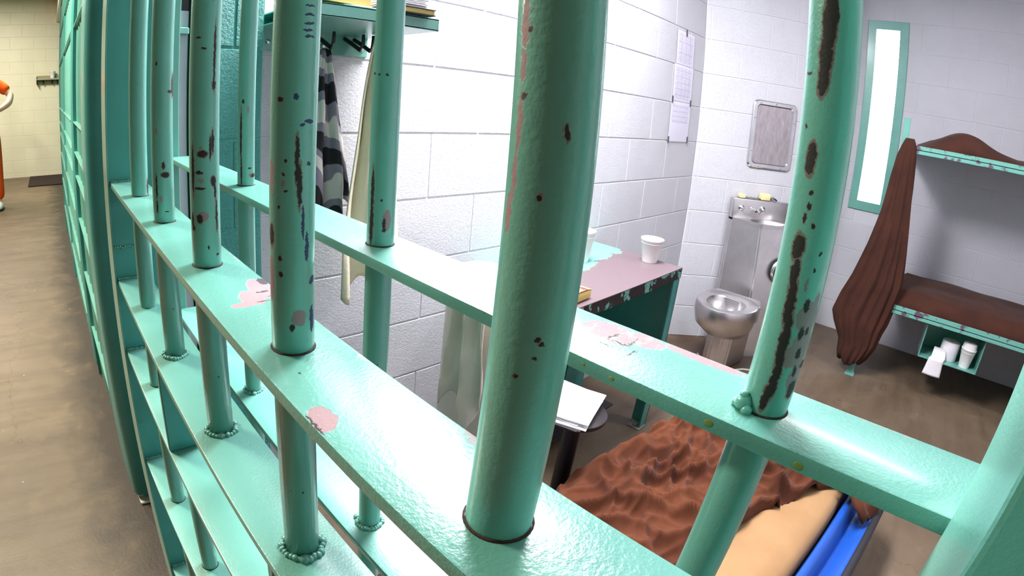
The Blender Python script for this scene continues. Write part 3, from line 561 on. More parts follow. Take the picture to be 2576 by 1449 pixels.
def hanging(name, label, cat, mat, loc, top_w, bot_w, h, depth, folds, seed, lean=0.0, ragged=0.02, group=None, nu=40, nv=34, skew=0.0):
    """a cloth that hangs in folds from one point; x across, z down"""
    def f(u, v):
        z = -h*v; w = top_w+(bot_w-top_w)*min(1, v*1.25)**0.75
        x = (u-0.5)*w+lean*v+skew*(v**1.5)
        ph = folds*2*PI*u+seed
        d = depth*(0.35+0.65*min(1, v*1.5))*math.sin(ph+1.1*math.sin(2.2*v+seed))+0.25*depth*math.sin(2.3*ph+seed)
        n_ = noise.noise(Vector((u*5+seed, v*4, seed)))*depth*0.5
        z += ragged*(v**3)*math.sin(ph*0.7+seed*2.1)-0.015*(1-abs(2*u-1))*0
        arch = -0.012*(abs(2*u-1)**2)*(1-v)
        return Vector((x, -0.012-d-n_-depth, z+arch))
    b = new(); grid(b, nu, nv, f, 0.004); o = obj(name, b, mat, None, True); o.location = loc; return tag(o, label, cat, group)
hanging('towel', 'long cream terry towel hanging from the teal wall shelf', 'towel', M['towel'], (0.782, 1.175, 1.485), 0.045, 0.19, 0.67, 0.018, 2.5, 1.3, -0.012, 0.035)
T = NT('striped_cotton'); co = T.obj(); wv = T.n('TexWave', wave_type='BANDS', bands_direction='DIAGONAL'); wv.inputs['Scale'].default_value = 4.2; wv.inputs['Distortion'].default_value = 2.6; wv.inputs['Detail Scale'].default_value = 2.0; wv.inputs['Detail'].default_value = 1.0; T.l(co, wv.inputs[0])
_s = T.ramp(wv.outputs['Fac'], .26, .29, lin((34, 32, 38))+(1,), lin((132, 126, 140))+(1,)); T.set(Base_Color=T.mix(T.ramp(wv.outputs['Fac'], .80, .83), _s, lin((206, 202, 196))), Roughness=.9); M['striped'] = T.m
hanging('striped_clothes', 'grey, black and white striped jail clothes hanging under the wall shelf', 'clothes', M['striped'], (0.645, 1.225, 1.44), 0.03, 0.15, 0.44, 0.018, 2.4, 4.0, 0.0, 0.05, skew=0.02)
def book(name, label, loc, rotz, l, w, h, cm, group=None, cat='book'):
    t = thing(name, label, cat, loc, rotz, group)
    b = new(); box(b, -l/2+.003, l/2-.002, -w/2+.002, w/2-.002, 0.0015, h-.0015, .0008, 1); obj('pages', b, M['pages'] if cm is not M['paper'] else M['paper'], t)
    b = new(); box(b, -l/2, l/2, -w/2, w/2, 0, .0018); box(b, -l/2, l/2, -w/2, w/2, h-.0018, h); box(b, -l/2, -l/2+.002, -w/2, w/2, 0, h); obj('cover', b, cm, t); return t
ZS = 1.51
book('paperback', 'yellow paperback lying on the teal wall shelf', (0.545, 1.02, ZS+0.006), 0.15, .17, .11, .03, M['yellowbook'], 'books and papers on the wall shelf')
book('hardback', 'black hardback leaning on the teal wall shelf', (0.722, 1.02, ZS+0.001), -0.06, .12, .17, .014, M['black'], 'books and papers on the wall shelf')
b = new(); grid(b, 8, 8, lambda u, v: Vector(((u-.5)*.13, (v-.5)*.16, .004+.012*math.sin(PI*u)*v)), .0015); o = tag(obj('loose_papers', b, M['paper'], None, True), 'loose white papers next to the yellow paperback on the wall shelf', 'paper', 'books and papers on the wall shelf'); o.location = (0.629, 1.05, ZS+0.001)
T = NT('paper_edges'); co = T.obj(); wv = T.n('TexWave', bands_direction='Z'); wv.inputs['Scale'].default_value = 70; wv.inputs['Distortion'].default_value = 3; T.l(co, wv.inputs[0]); T.set(Base_Color=T.mix(T.ramp(wv.outputs['Fac'], .55, .8), lin((242, 238, 242)), lin((176, 160, 170))), Roughness=.8); M['edges'] = T.m
t = thing('paper_stack', 'stack of white papers at the right end of the wall shelf', 'paper', (0.725, 1.02, ZS+0.001+0.014), 0, 'books and papers on the wall shelf')
b = new(); random.seed(7)
for k in range(9): box(b, -.055+random.uniform(-.004, .004), .055+random.uniform(-.006, .006), -.05+random.uniform(-.003, .003), .06, k*.006, k*.006+.0052)
obj('sheets', b, M['edges'], t)

# paper notices taped to the wall: flat printed sheets
def print_mat(name, rows, cols, ink, dens, size):
    T = NT(name); uv = T.uv()
    br = T.n('TexBrick'); br.offset = 0.0; T.l(uv, br.inputs[0]); br.inputs['Scale'].default_value = 1.0; br.inputs['Mortar Size'].default_value = 0.012; br.inputs['Brick Width'].default_value = 1.0/cols; br.inputs['Row Height'].default_value = 1.0/rows; br.inputs['Mortar Smooth'].default_value = 0
    mp = T.n('Mapping'); mp.inputs['Scale'].default_value = (34, 60, 1); T.l(uv, mp.inputs[0]); z = T.noise(1.0, 1.0, 0.4, co=mp.outputs[0])
    wv = T.n('TexWave', bands_direction='Y'); wv.inputs['Scale'].default_value = rows*2.2; T.l(uv, wv.inputs[0])
    tx = T.math('MULTIPLY', T.ramp(z.outputs[0], .5, .56), T.ramp(wv.outputs['Fac'], .45, .6))
    sx = T.n('SeparateXYZ'); T.l(uv, sx.inputs[0]); mask = T.ramp(sx.outputs[1], dens, dens+.02)
    edge = T.math('MULTIPLY', T.math('GREATER_THAN', sx.outputs[0], .1), T.math('LESS_THAN', sx.outputs[0], .9)); mask = T.math('MULTIPLY', mask, edge)
    top = T.math('LESS_THAN', sx.outputs[1], .93); mask = T.math('MULTIPLY', mask, top)
    a = T.math('MULTIPLY', T.math('MAXIMUM', tx, T.math('MULTIPLY', br.outputs['Fac'], .5)), mask)
    T.set(Base_Color=T.mix(T.math('MULTIPLY', a, .6), lin((226, 222, 238)), tuple(ink)), Roughness=.7); return T.m
def notice(name, label, x0, x1, z0, z1, m, tapes):
    t = thing(name, label, 'notice', ((x0+x1)/2, YP-0.001, z0), 0, 'paper notices taped to the block wall'); w = x1-x0; h = z1-z0
    b = new(); uvl = b.loops.layers.uv.verify(); N = 8
    vs = [[b.verts.new(((i/N-.5)*w, -.002-.0025*math.sin(PI*j/N)*(.4+.6*math.sin(PI*i/N)), h*j/N)) for j in range(N+1)] for i in range(N+1)]
    for i in range(N):
        for j in range(N):
            f = b.faces.new((vs[i][j], vs[i+1][j], vs[i+1][j+1], vs[i][j+1]))
            for lp, (a, c) in zip(f.loops, ((i, j), (i+1, j), (i+1, j+1), (i, j+1))): lp[uvl].uv = (a/N, c/N)
    obj('sheet', b, m, t, True)
    for x, z in tapes:
        b = new(); box(b, (x-.5)*w-.006, (x-.5)*w+.006, -.006, -.003, z*h-.018, z*h+.018, .001, 1); obj('tape', b, M['label'], t)
ink = lin((110, 96, 150))
notice('paper_notice', 'top paper calendar of the three taped to the white block wall', 2.705, 2.935, 1.632, 1.812, print_mat('calendar_print', 3, 4, ink, .06, 1), ((.5, .99),))
notice('paper_notice', 'middle paper list of the three taped to the white block wall', 2.690, 2.945, 1.434, 1.630, print_mat('list_print', 6, 5, ink, .05, 1), ((.02, .03), (.98, .0)))
notice('paper_notice', 'bottom blank-footed paper of the three taped to the white block wall', 2.685, 2.950, 1.216, 1.432, print_mat('memo_print', 8, 1, ink, .45, 1), ((.02, .04), (.98, .06)))

# tall cream bin with a towel over its rim
t = thing('laundry_bin', 'tall cream plastic bin on the floor left of the desk', 'bin', (1.04, 0.93, 0))
b = new(); prism(b, [(.09*math.copysign(abs(math.cos(a))**.5, math.cos(a)), .13*math.copysign(abs(math.sin(a))**.6, math.sin(a))) for a in [2*PI*i/40 for i in range(40)]], 0.0, 0.85, 0.0); obj('bin_body', b, M['bin'], t, True, angle=50)
b = new(); prism(b, [(.098*math.copysign(abs(math.cos(a))**.5, math.cos(a)), .138*math.copysign(abs(math.sin(a))**.6, math.sin(a))) for a in [2*PI*i/40 for i in range(40)]], 0.84, 0.862, 0.004); obj('rim', b, M['bin'], t, True, angle=50)
hanging('hand_towel', 'small white terry towel hanging down the side of the cream bin', 'towel', M['towel2'], (0.936, 0.885, 0.868), 0.10, 0.15, 0.37, 0.012, 1.8, 2.2, 0.0, 0.05).rotation_euler = (0, 0, -PI/2)

# desk bolted under the notices
DX0, DX1, DY0, DZ = 1.30, 2.062, 0.815, 0.75
T = NT('worn_desk_top'); co = T.n('NewGeometry').outputs['Position']; sp = T.n('SeparateXYZ'); T.l(co, sp.inputs[0])
nz = T.noise(9.0, 5.0, .65, co=co); nz2 = T.noise(50.0, 3.0, .6, co=co)
# remaining enamel: the back left part of the top, with a ragged boundary
e_ = T.math('ADD', T.math('ADD', T.math('MULTIPLY', T.math('SUBTRACT', sp.outputs[1], 1.08), 3.0), T.math('MULTIPLY', T.math('SUBTRACT', 1.92, sp.outputs[0]), 0.55)), T.math('ADD', T.math('MULTIPLY', T.math('SUBTRACT', nz.outputs[0], .5), .55), T.math('MULTIPLY', T.math('SUBTRACT', nz2.outputs[0], .5), .12)))
T.set(Base_Color=T.mix(T.ramp(e_, .0, .012), lin((104, 88, 92)), TEAL), Roughness=.36); T.bump(T.ramp(e_, 0, .02), .3, .0015); M['desk_top'] = T.m
T = NT('peeled_desk_edge'); co = T.n('NewGeometry').outputs['Position']; z = T.noise(11.0, 4.0, .6, co=co); z2 = T.noise(60.0, 3.0, co=co); v = T.math('ADD', z.outputs[0], T.math('MULTIPLY', T.math('SUBTRACT', z2.outputs[0], .5), .25)); T.set(Base_Color=T.mix(T.ramp(v, .55, .57), lin((34, 28, 32)), TEAL), Roughness=.4); M['desk_edge'] = T.m
t = thing('steel_desk', 'steel wall desk with worn brown top and leftover teal paint', 'desk', ((DX0+DX1)/2, (DY0+YP)/2, 0))
def L(bm): bmesh.ops.translate(bm, vec=(-(DX0+DX1)/2, -(DY0+YP)/2, 0), verts=bm.verts); return bm
b = new(); box(b, DX0, DX1, DY0, YP-.002, DZ-.004, DZ, .0012, 2); obj('desk_top', L(b), M['desk_top'], t)
b = new(); box(b, DX0, DX1, DY0, DY0+.004, DZ-.045, DZ-.004); obj('front_apron', L(b), M['desk_edge'], t)
b = new(); box(b, DX1-.004, DX1, DY0, YP-.002, DZ-.04, DZ-.004); obj('side_apron', L(b), M['desk_edge'], t)
for x0, x1 in ((DX1-.055, DX1),):
    b = new(); box(b, x0, x1, DY0+.004, DY0+.010, .004, DZ-.004); xx = x1-.005 if x0 > 1.6 else x0; box(b, xx, xx+.005, DY0+.004, DY0+.075, .004, DZ-.004); g = obj('front_leg', L(b), M['teal_flat'], t)
    xs = x0-.012 if x0 > 1.6 else x1-.05
    b = new(); box(b, xs, xs+.06, DY0+.0, DY0+.06, 0, .006, .001, 1); lathe(b, [(.011, .006), (.011, .016), (.006, .02)], 6, (xs+.018, DY0+.03)); obj('foot_tab', L(b), M['greybox'], g)
    b = new(); box(b, x1-.16 if x0 > 1.6 else x0, x1 if x0 > 1.6 else x0+.16, YP-.07, YP-.064, .004, DZ-.004); g = obj('rear_leg', L(b), M['teal_flat'], t)
    b = new(); box(b, x1-.03 if x0 > 1.6 else x0, x1+.035 if x0 > 1.6 else x0+.06, YP-.13, YP-.064, 0, .006, .001, 1); lathe(b, [(.011, .006), (.011, .016), (.006, .02)], 6, (x1+.01 if x0 > 1.6 else x0+.03, YP-.1)); obj('foot_tab', L(b), M['greybox'], g)
b = new(); box(b, DX0+.02, DX0+.026, DY0+.12, YP-.004, DZ-.06, DZ-.005); box(b, DX0+.02, DX0+.026, YP-.10, YP-.004, DZ-.34, DZ-.06); obj('wall_bracket', L(b), M['teal_flat'], t)
b = new(); box(b, DX0+.01, DX1-.01, YP-.012, YP-.006, .16, DZ-.004); obj('back_panel', L(b), M['teal_flat'], t)
b = new(); box(b, DX1-.012, DX1-.006, DY0+.02, YP-.012, .33, DZ-.005); obj('side_panel', L(b), M['teal_flat'], t)
b = new(); box(b, DX0+.01, DX1-.16, DY0+.11, YP-.012, .12, .125); obj('under_shelf', L(b), M['stool'], t)
cup('foam_cup', 'white foam cup on the bare brown corner of the desk', (2.005, 0.945, DZ+.0005), .031, .046, .098, 'white foam cups')
cup('foam_cup', 'white foam cup on the teal back part of the desk, half hidden by a bar', (1.735, 1.115, DZ+.0005), .033, .048, .125, 'white foam cups')
# curled paperback on the desk
t = thing('paperback', 'thick paperback with curled patterned cover lying on the desk front edge', 'book', (1.342, 0.955, DZ+.0005), 0.06)
b = new(); box(b, -.062, .058, -.118, .12, .002, .032, .005, 2); obj('pages', b, M['pages'], t, True, angle=40)
T = NT('printed_cover'); co = T.obj(); z = T.noise(60.0, 3.0, .6, co=co); z2 = T.noise(26.0, 2.0, co=co); mp = T.n('Mapping'); mp.inputs['Scale'].default_value = (30, 220, 1); T.l(co, mp.inputs[0]); z3 = T.noise(1.0, 3.0, co=mp.outputs[0])
cc = T.mix(T.ramp(z3.outputs[0], .46, .54), lin((236, 226, 190)), lin((196, 160, 96))); cc = T.mix(T.ramp(z2.outputs[0], .58, .62), cc, lin((190, 60, 50))); cc = T.mix(T.ramp(z.outputs[0], .62, .66), cc, lin((60, 66, 40))); T.set(Base_Color=cc, Roughness=.5)
b = new(); grid(b, 10, 10, lambda u, v: Vector((-.064+.124*u, -.118+.24*v, .033+.022*max(0, v-.35)**1.2+.005*math.sin(PI*u)-.012*max(0, u-.8)*5*(.3+.0*v))), .0012); obj('front_cover', b, T.m, t, True)
# stool with papers
t = thing('stool', 'dark round steel stool in front of the desk, holding papers', 'stool', (1.255, 0.725, 0))
b = new(); lathe(b, [(.001, .435), (.092, .435), (.097, .44), (.097, .452), (.092, .456), (.001, .456)], 32, cap=False); obj('seat', b, M['stool'], t, True, angle=40)
b = new(); lathe(b, [(.028, 0.008), (.028, .436)], 16); obj('pedestal', b, M['stool'], t, True, angle=40)
b = new(); lathe(b, [(.10, 0), (.10, .008), (.03, .012)], 20); obj('base_plate', b, M['stool'], t, True, angle=40)
t = thing('paper_stack', 'messy stack of white papers lying on the dark stool', 'paper', (1.235, 0.745, .457), 0.28)
random.seed(11)
for k in range(7):
    b = new(); a = random.uniform(-.12, .12); ox, oy = random.uniform(-.012, .012), random.uniform(-.02, .01); h0 = .0045*k+.0006
    def f(u, v, a=a, ox=ox, oy=oy, h0=h0, k=k):
        x = (u-.5)*.20+ox; y = (v-.5)*.15+oy; return Vector((x*math.cos(a)-y*math.sin(a), x*math.sin(a)+y*math.cos(a), h0+.004*math.sin(3*u+k)*v))
    grid(b, 8, 8, f, .0022); obj('sheet', b, M['paper'], t, True)

# ------------------------------------------------------------------ steel mirror and toilet-sink unit on the chamfered wall
def dp(d, p, z): return Vector((XC+d*.70711-p*.70711, YP-d*.70711-p*.70711, z))
RW = Matrix.Rotation(-PI/4, 4, 'Z')
def wall_thing(name, label, cat, d, z): return thing(name, label, cat, dp(d, 0, z), -PI/4)     # local: x along wall, -y out of it
t = wall_thing('steel_mirror', 'framed polished steel mirror screwed to the white block wall', 'mirror', .505, 1.113)
def rrect(w, h, r, n=6):
    pts = []
    for cx_, cz_, a0 in ((w/2-r, h-r, 0), (-w/2+r, h-r, PI/2), (-w/2+r, r, PI), (w/2-r, r, 3*PI/2)):
        for i in range(n+1): a = a0+PI/2*i/n; pts.append((cx_+r*math.cos(a), cz_+r*math.sin(a)))
    return pts
def ringsheet(bm, loops):
    vl = [[bm.verts.new(p) for p in lp] for lp in loops]; n = len(vl[0])
    for a, c in zip(vl, vl[1:]):
        for i in range(n): bm.faces.new((a[i], a[(i+1) % n], c[(i+1) % n], c[i]))
    return vl
mw_, mh_ = .312, .408
b = new(); lps = []
for ins, y, r in ((0, 0, .03), (0, -.010, .03), (.006, -.016, .028), (.024, -.016, .016), (.030, -.006, .012)): lps.append([(x*(mw_-2*ins)/mw_, y, ins+z*(mh_-2*ins)/mh_) for x, z in rrect(mw_, mh_, .03)])
ringsheet(b, lps); obj('mirror_frame', b, M['chrome'], t, True, angle=30)
b = new(); q = [b.verts.new((x*(mw_-.06)/mw_, -.007, .03+z*(mh_-.06)/mh_)) for x, z in rrect(mw_, mh_, .03)]; b.faces.new(q)
T = NT('scratched_mirror'); co = T.obj(); mp = T.n('Mapping'); mp.inputs['Scale'].default_value = (18, 18, 5); mp.inputs['Rotation'].default_value = (0, .7, 0); T.l(co, mp.inputs[0]); z = T.noise(3.0, 5.0, .7, co=mp.outputs[0]); T.set(Base_Color=T.mix(T.ramp(z.outputs[0], .35, .7), (.60, .55, .56), (.42, .37, .38)), Metallic=1.0, Roughness=T.math('ADD', T.math('MULTIPLY', z.outputs[0], .3), .18)); obj('mirror_plate', b, T.m, t)
for x, z in ((-.11, .392), (0.0, .395), (.11, .392), (-.145, .1), (.145, .1), (-.145, .3), (.145, .3), (-.08, .012), (.08, .012)):
    b = new(); lathe(b, [(.005, 0), (.005, .003), (.001, .004)], 10, mat=Matrix.Translation((x, -.016, z)) @ Matrix.Rotation(PI/2, 4, 'X')); obj('screw', b, M['chrome'], t, True)

t = wall_thing('toilet_sink_unit', 'stainless steel toilet and sink unit against the white block wall', 'toilet', .275, 0)
def P2(d, p): return (d-.275, -p)
# cabinet: angled front face, slightly flared to the floor
top = [P2(.275, .002), P2(.275, .05), P2(.407, .20), P2(.70, .20), P2(.70, .002)]; bot = [P2(.275, .002), P2(.275, .06), P2(.420, .272), P2(.70, .272), P2(.70, .002)]
b = new(); va = [b.verts.new((x, y, 0)) for x, y in bot]; vb = [b.verts.new((x, y, .79)) for x, y in top]; n = 5
for i in range(n): b.faces.new((va[i], va[(i+1) % n], vb[(i+1) % n], vb[i]))
b.faces.new(va[::-1]); bmesh.ops.bevel(b, geom=[e for e in b.edges if abs(e.verts[0].co.z-e.verts[1].co.z) > .5], offset=.008, segments=3, affect='EDGES'); obj('cabinet', b, M['steel'], t, True, angle=30)
b = new(); box(b, 0, .425, -.052, -.002, .80, .922, .006, 3); obj('splash_panel', b, M['steel'], t, True, angle=40)
# basin deck with bowl
cxb, cyb = .225, -.125; N = 40
def deck(k):
    a = 2*PI*k/N; return a
outer = []
poly = [Vector(p) for p in ((0.0, -.045), (.132, -.212), (.43, -.212), (.43, -.045))]
def raypoly(a):
    d = Vector((math.cos(a), math.sin(a))); best = None; c = Vector((cxb, cyb))
    for i in range(4):
        p, q = poly[i], poly[(i+1) % 4]; e = q-p; den = d.x*e.y-d.y*e.x
        if abs(den) < 1e-9: continue
        w_ = p-c; tt = (w_.x*e.y-w_.y*e.x)/den; ss = (w_.x*d.y-w_.y*d.x)/den
        if tt > 0 and -1e-6 <= ss <= 1+1e-6 and (best is None or tt < best): best = tt
    return c+d*(best or .1)
b = new(); lps = [[(raypoly(deck(k)).x, raypoly(deck(k)).y, .786) for k in range(N)], [(raypoly(deck(k)).x, raypoly(deck(k)).y, .804) for k in range(N)]]
for rr, z in ((.078, .804), (.072, .796), (.062, .74), (.03, .705), (.004, .70)): lps.append([(cxb+rr*1.55*math.cos(deck(k)), cyb+rr*.98*math.sin(deck(k)), z) for k in range(N)])
ringsheet(b, lps); obj('basin', b, M['steel'], t, True, angle=35)
for x, r in ((.058, .018), (.13, .011), (.205, .021)):
    b = new(); lathe(b, [(r, 0), (r, .008), (r*.55, .014), (r*.5, .026), (r*.3, .03)], 18, mat=Matrix.Translation((x, -.052, .866)) @ Matrix.Rotation(PI/2, 4, 'X')); obj('push_button', b, M['chrome'], t, True, angle=40)
b = new(); tube(b, [(.165, -.05, .85), (.165, -.085, .862), (.165, -.10, .85)], .008, 10); obj('spout', b, M['chrome'], t, True)
b = new(); rm = Matrix.Translation((.315, -.262, .54)) @ Matrix.Rotation(PI/2, 4, 'X'); lathe(b, [(.078, -.02), (.078, .0), (.072, .004), (.066, .0), (.064, -.03)], 32, cap=False, mat=rm); obj('paper_holder_ring', b, M['chrome'], t, True)
b = new(); lathe(b, [(.065, 0), (.065, .002)], 32, mat=Matrix.Translation((.315, -.2625, .54)) @ Matrix.Rotation(PI/2, 4, 'X')); obj('paper_holder_recess', b, M['steel_dark'], t)  # flat disc coloured dark for the shade inside the hole
# bowl, its rim pointing straight out into the cell (world -x): local direction (-.707,-.707)
ax = Vector((-.7071, -.7071)); ay = Vector((.7071, -.7071))
bc = Vector(P2(.150, .440)); NB = 44
def ov(rl, rw, k, z, c=0.0, sq=1.0):
    a = 2*PI*k/NB; u = math.cos(a); w_ = math.sin(a); ww = rw*(1-.10*u); p = bc+ax*(rl*u+c)+ay*(ww*w_); return (p.x, p.y, z)
b = new(); lps = []
for rl, rw, z, c in ((.085, .085, .20, -.06), (.13, .125, .215, -.05), (.185, .165, .275, -.01), (.205, .178, .34, 0), (.207, .178, .386, 0), (.203, .174, .398, 0), (.196, .168, .402, 0), (.138, .112, .398, .018), (.130, .106, .390, .018), (.118, .098, .33, .015), (.08, .07, .26, .0), (.03, .03, .235, -.01), (.003, .003, .232, -.01)):
    lps.append([ov(rl, rw, k, z, c) for k in range(NB)])
ringsheet(b, lps); obj('bowl', b, M['steel'], t, True, angle=35)
b = new(); p0 = bc-ax*.12
def oq(l, w): p = p0+ax*l+ay*w; return (p.x, p.y)
prism(b, [oq(.02, -.175), oq(.02, .175), oq(-.10, .14), oq(-.10, -.14)], .30, .398, .006); obj('bowl_deck', b, M['steel'], t, True, angle=30)
b = new(); prism(b, [oq(.10, -.075), oq(.13, -.03), oq(.13, .03), oq(.10, .075), oq(-.13, .115), oq(-.13, -.115)], 0, .24, .01); obj('pedestal', b, M['steel'], t, True, angle=30)
b = new(); tube(b, [(*oq(.02, -.13), .006), (*oq(.12, -.06), .006), (*oq(.15, .0), .005), (*oq(.12, .08), .006), (*oq(.0, .16), .007), (*oq(-.06, .24), .006)], .007, 8); obj('caulk_line', b, M['caulk'], t, True)
def soap(label, d, z, w, h):
    b = new(); box(b, -w/2, w/2, -.02, .02, 0, h, .006, 3); o = tag(obj('soap_bar', b, M['soap'], None, True), label, 'soap', 'bars of soap'); q = dp(d, .03, z); o.location = q; o.rotation_euler = (0, 0, -PI/4)
soap('small pale yellow soap bar on the left end of the steel unit', .335, .9225, .04, .026); soap('larger pale yellow soap bar at the middle of the steel unit top', .50, .9225, .066, .042)
b = new(); grid(b, 14, 6, lambda u, v: Vector(((u-.5)*.11, (v-.5)*.03, .004+.010*abs(noise.noise(Vector((u*9, v*5, 2)))))), .002); o = tag(obj('grey_rag', b, M['grey'], None, True), 'thin grey rag between the two soap bars on the steel unit', 'rag'); o.location = dp(.41, .028, .924); o.rotation_euler = (0, 0, -PI/4)
b = new(); grid(b, 8, 6, lambda u, v: Vector(((u-.5)*.05, (v-.5)*.03, .004+.026*math.sin(PI*u)*(.6+.4*noise.noise(Vector((u*6, v*5, 7)))))), .003); o = tag(obj('crumpled_wrapper', b, M['grey'], None, True), 'crumpled grey wrapper to the right of the larger soap bar', 'wrapper'); o.location = dp(.566, .028, .924); o.rotation_euler = (0, 0, -PI/4)
b = new(); tube(b, [(-.05, 0, .006), (-.03, .004, .012), (0, .0, .010), (.03, .012, .012), (.05, .03, .008)], [.014, .016, .01, .007, .004], 8); o = tag(obj('paper_scrap', b, M['tissue'], None, True), 'twisted white paper scrap on the floor before the toilet', 'scrap'); o.location = (3.045, .79, .001); o.rotation_euler = (0, 0, -.75)

# ------------------------------------------------------------------ bunks on the window wall
BX0, BY1, BY0 = 3.57, 0.03, YR+.01
t = thing('bunk_bed', 'teal steel double bunk fixed along the window wall, paint worn off its rims', 'bunk bed', (BX0, BY1, 0))
T = NT('worn_bunk_rim'); co = T.n('NewGeometry').outputs['Position']; z = T.noise(16.0, 4.0, .6, co=co); sp = T.n('SeparateXYZ'); T.l(co, sp.inputs[0])
T.set(Base_Color=T.mix(T.ramp(z.outputs[0], .56, .6), TEAL, lin((96, 78, 92))), Roughness=.45); M['rim'] = T.m
for z0, z1, nm in ((.442, .492, 'lower_bunk'), (1.352, 1.398, 'upper_bunk')):
    b = new(); box(b, 0, .004, BY0-BY1, (.0 if z0 < 1 else .055), z0, z1, .001, 1); box(b, 0, XW-BX0-.002, BY0-BY1, (.0 if z0 < 1 else .055), z0+.02, z0+.024); box(b, 0, XW-BX0-.002, -.004 if z0 < 1 else .051, 0 if z0 < 1 else .055, z0, z1); obj(nm, b, M['rim'], t)
b = new(); box(b, -.004, .008, .058, .098, 0, 1.54, .002, 1); obj('end_post', b, M['teal'], t)
b = new(); box(b, -.03, .03, .05, .11, 0, .008, .001, 1); obj('post_foot', b, M['teal'], t)
b = new(); box(b, .05, .055, -.28, -.275, .2, .44); c0, c1 = -.29, -.66
b.free(); b = new(); box(b, .035, .30, c1, c0, .232, .238); box(b, .035, .30, c0-.005, c0, .238, .44); box(b, .035, .30, c1, c1+.005, .238, .44); box(b, .296, .30, c1, c0, .238, .44); obj('cubby', b, M['teal'], t)
def blanket_top(name, label, x0, x1, y0, y1, z, h, seed, bulge, mat, nu=44, nv=60):
    def f(u, v):
        x = x0+(x1-x0)*u; y = y0+(y1-y0)*v
        e = min(1, min(u, 1-u)*9)*min(1, min(v, 1-v)*14); e = e**.5
        k = noise.noise(Vector((x*4+seed, y*3, seed)))*.02+noise.noise(Vector((x*11, y*9+seed, seed)))*.008
        return Vector((x, y, z+e*(h+bulge(u, v))+k*e))
    b = new(); grid(b, nu, nv, f, -.006 if False else 0.006); return obj(name, b, mat, None, True)
o = blanket_top('brown_blanket', '', 3.585, 4.34, BY1+.02, BY0+.01, 1.385, .03, 3.0, lambda u, v: .10*math.exp(-((v-.22)/.12)**2)*(.4+.6*math.exp(-((u-.3)/.35)**2)), M['brown']); tag(o, 'brown blanket heaped on the upper bunk', 'blanket', 'brown blankets'); place(o, (3.95, -.6, 1.376))
o.location.z += 0.0
t = thing('bunk_mattress', 'mattress under a brown blanket on the lower bunk', 'mattress', (3.95, -.65, .468))
b = new()
def f(u, v):
    x = 3.58+.76*u; y = .0+(BY0-.0)*v; e = (min(1, min(u, 1-u)*10)*min(1, min(v, 1-v)*22))**.5; k = noise.noise(Vector((x*5, y*3, 9)))*.018
    return Vector((x-3.95, y+.65, .002+e*(.085+.03*math.sin(PI*u)+k)))
grid(b, 40, 60, f, .006); obj('mattress_blanket', b, M['brown'], t, True)
# blanket tied to the end post and hanging almost to the floor
prof = [(1.43, .078, .026), (1.40, .078, .04), (1.33, .085, .058), (1.2, .09, .072), (1.0, .09, .088), (.8, .095, .118), (.6, .11, .15), (.48, .135, .165), (.36, .155, .17), (.30, .150, .150), (.2, .125, .115), (.12, .135, .095), (.085, .142, .075)]
def pr_at(z):
    for (za, ya, wa), (zb, yb, wb) in zip(prof, prof[1:]):
        if zb <= z <= za: s = (za-z)/(za-zb); return ya+(yb-ya)*s, wa+(wb-wa)*s
    return prof[-1][1:]
b = new(); NU, NV = 140, 70
rows = []
for j in range(NV+1):
    z = 1.43-(1.43-.085)*j/NV; yc, hw = pr_at(z); row = []
    for i in range(NU):
        a = 2*PI*i/NU; fold = .13*math.sin(9*a+1.2*math.sin(z*3))+.07*math.sin(17*a+z*3)+.34*noise.noise(Vector((math.cos(a)*3.2, math.sin(a)*3.2, z*1.7)))
        k = 1+fold*min(1, (1.46-z)*2.2); dx = min(.062, .02+hw*.42)
        row.append(b.verts.new((3.565+dx*math.sin(a)*k, yc+hw*math.cos(a)*(1+.3*(k-1)), z-.02*math.sin(3*a)*(j/NV)**4)))
    rows.append(row)
for a_, c_ in zip(rows, rows[1:]):
    for i in range(NU): b.faces.new((a_[i], a_[(i+1) % NU], c_[(i+1) % NU], c_[i]))
b.faces.new(rows[0][::-1]); b.faces.new(rows[-1])
o = tag(obj('hanging_blanket', b, M['brown'], None, True), 'brown blanket hanging in folds from the bunk end post', 'blanket', 'brown blankets'); place(o, (3.565, .1, .085))
# things in the cubby
t = thing('toilet_roll', 'white toilet roll standing in the cubby under the lower bunk', 'toilet roll', (3.72, -.445, .2385))
b = new(); lathe(b, [(.02, 0), (.056, 0), (.058, .004), (.058, .106), (.055, .11), (.02, .11), (.02, 0)], 28, cap=False); obj('roll', b, M['tissue'], t, True, angle=45)
b = new(); lathe(b, [(.0205, .001), (.0205, .109), (.019, .109), (.019, .001)], 16, cap=False); obj('core', b, M['pages'], t, True)
c = cup('foam_cup', 'white foam cup capped with another cup, in the cubby under the lower bunk', (3.66, -.553, .2385), .031, .046, .115, 'white foam cups')
b = new(); lathe(b, [(.046, .112), (.042, .145), (.034, .150), (.001, .150)], 24, cap=False); obj('cup_cap', b, M['foam'], c, True, angle=45)
def f(u, v):
    s = v*.24
    if s < .07: return Vector((3.675-s, -.385+.05*(u-.5)*2*(.75+.5*v), .30-.05*s/.07))
    return Vector((3.603-.01*math.sin(u*3), -.375+.052*(u-.5)*2*(.8+.3*v)+.0*v, .25-(s-.07)*.62))
b = new(); grid(b, 8, 16, f, .003); o = tag(obj('hanging_tissue', b, M['tissue'], None, True), 'white paper sheet hanging out over the cubby edge', 'paper'); place(o, (3.62, -.38, .2385))

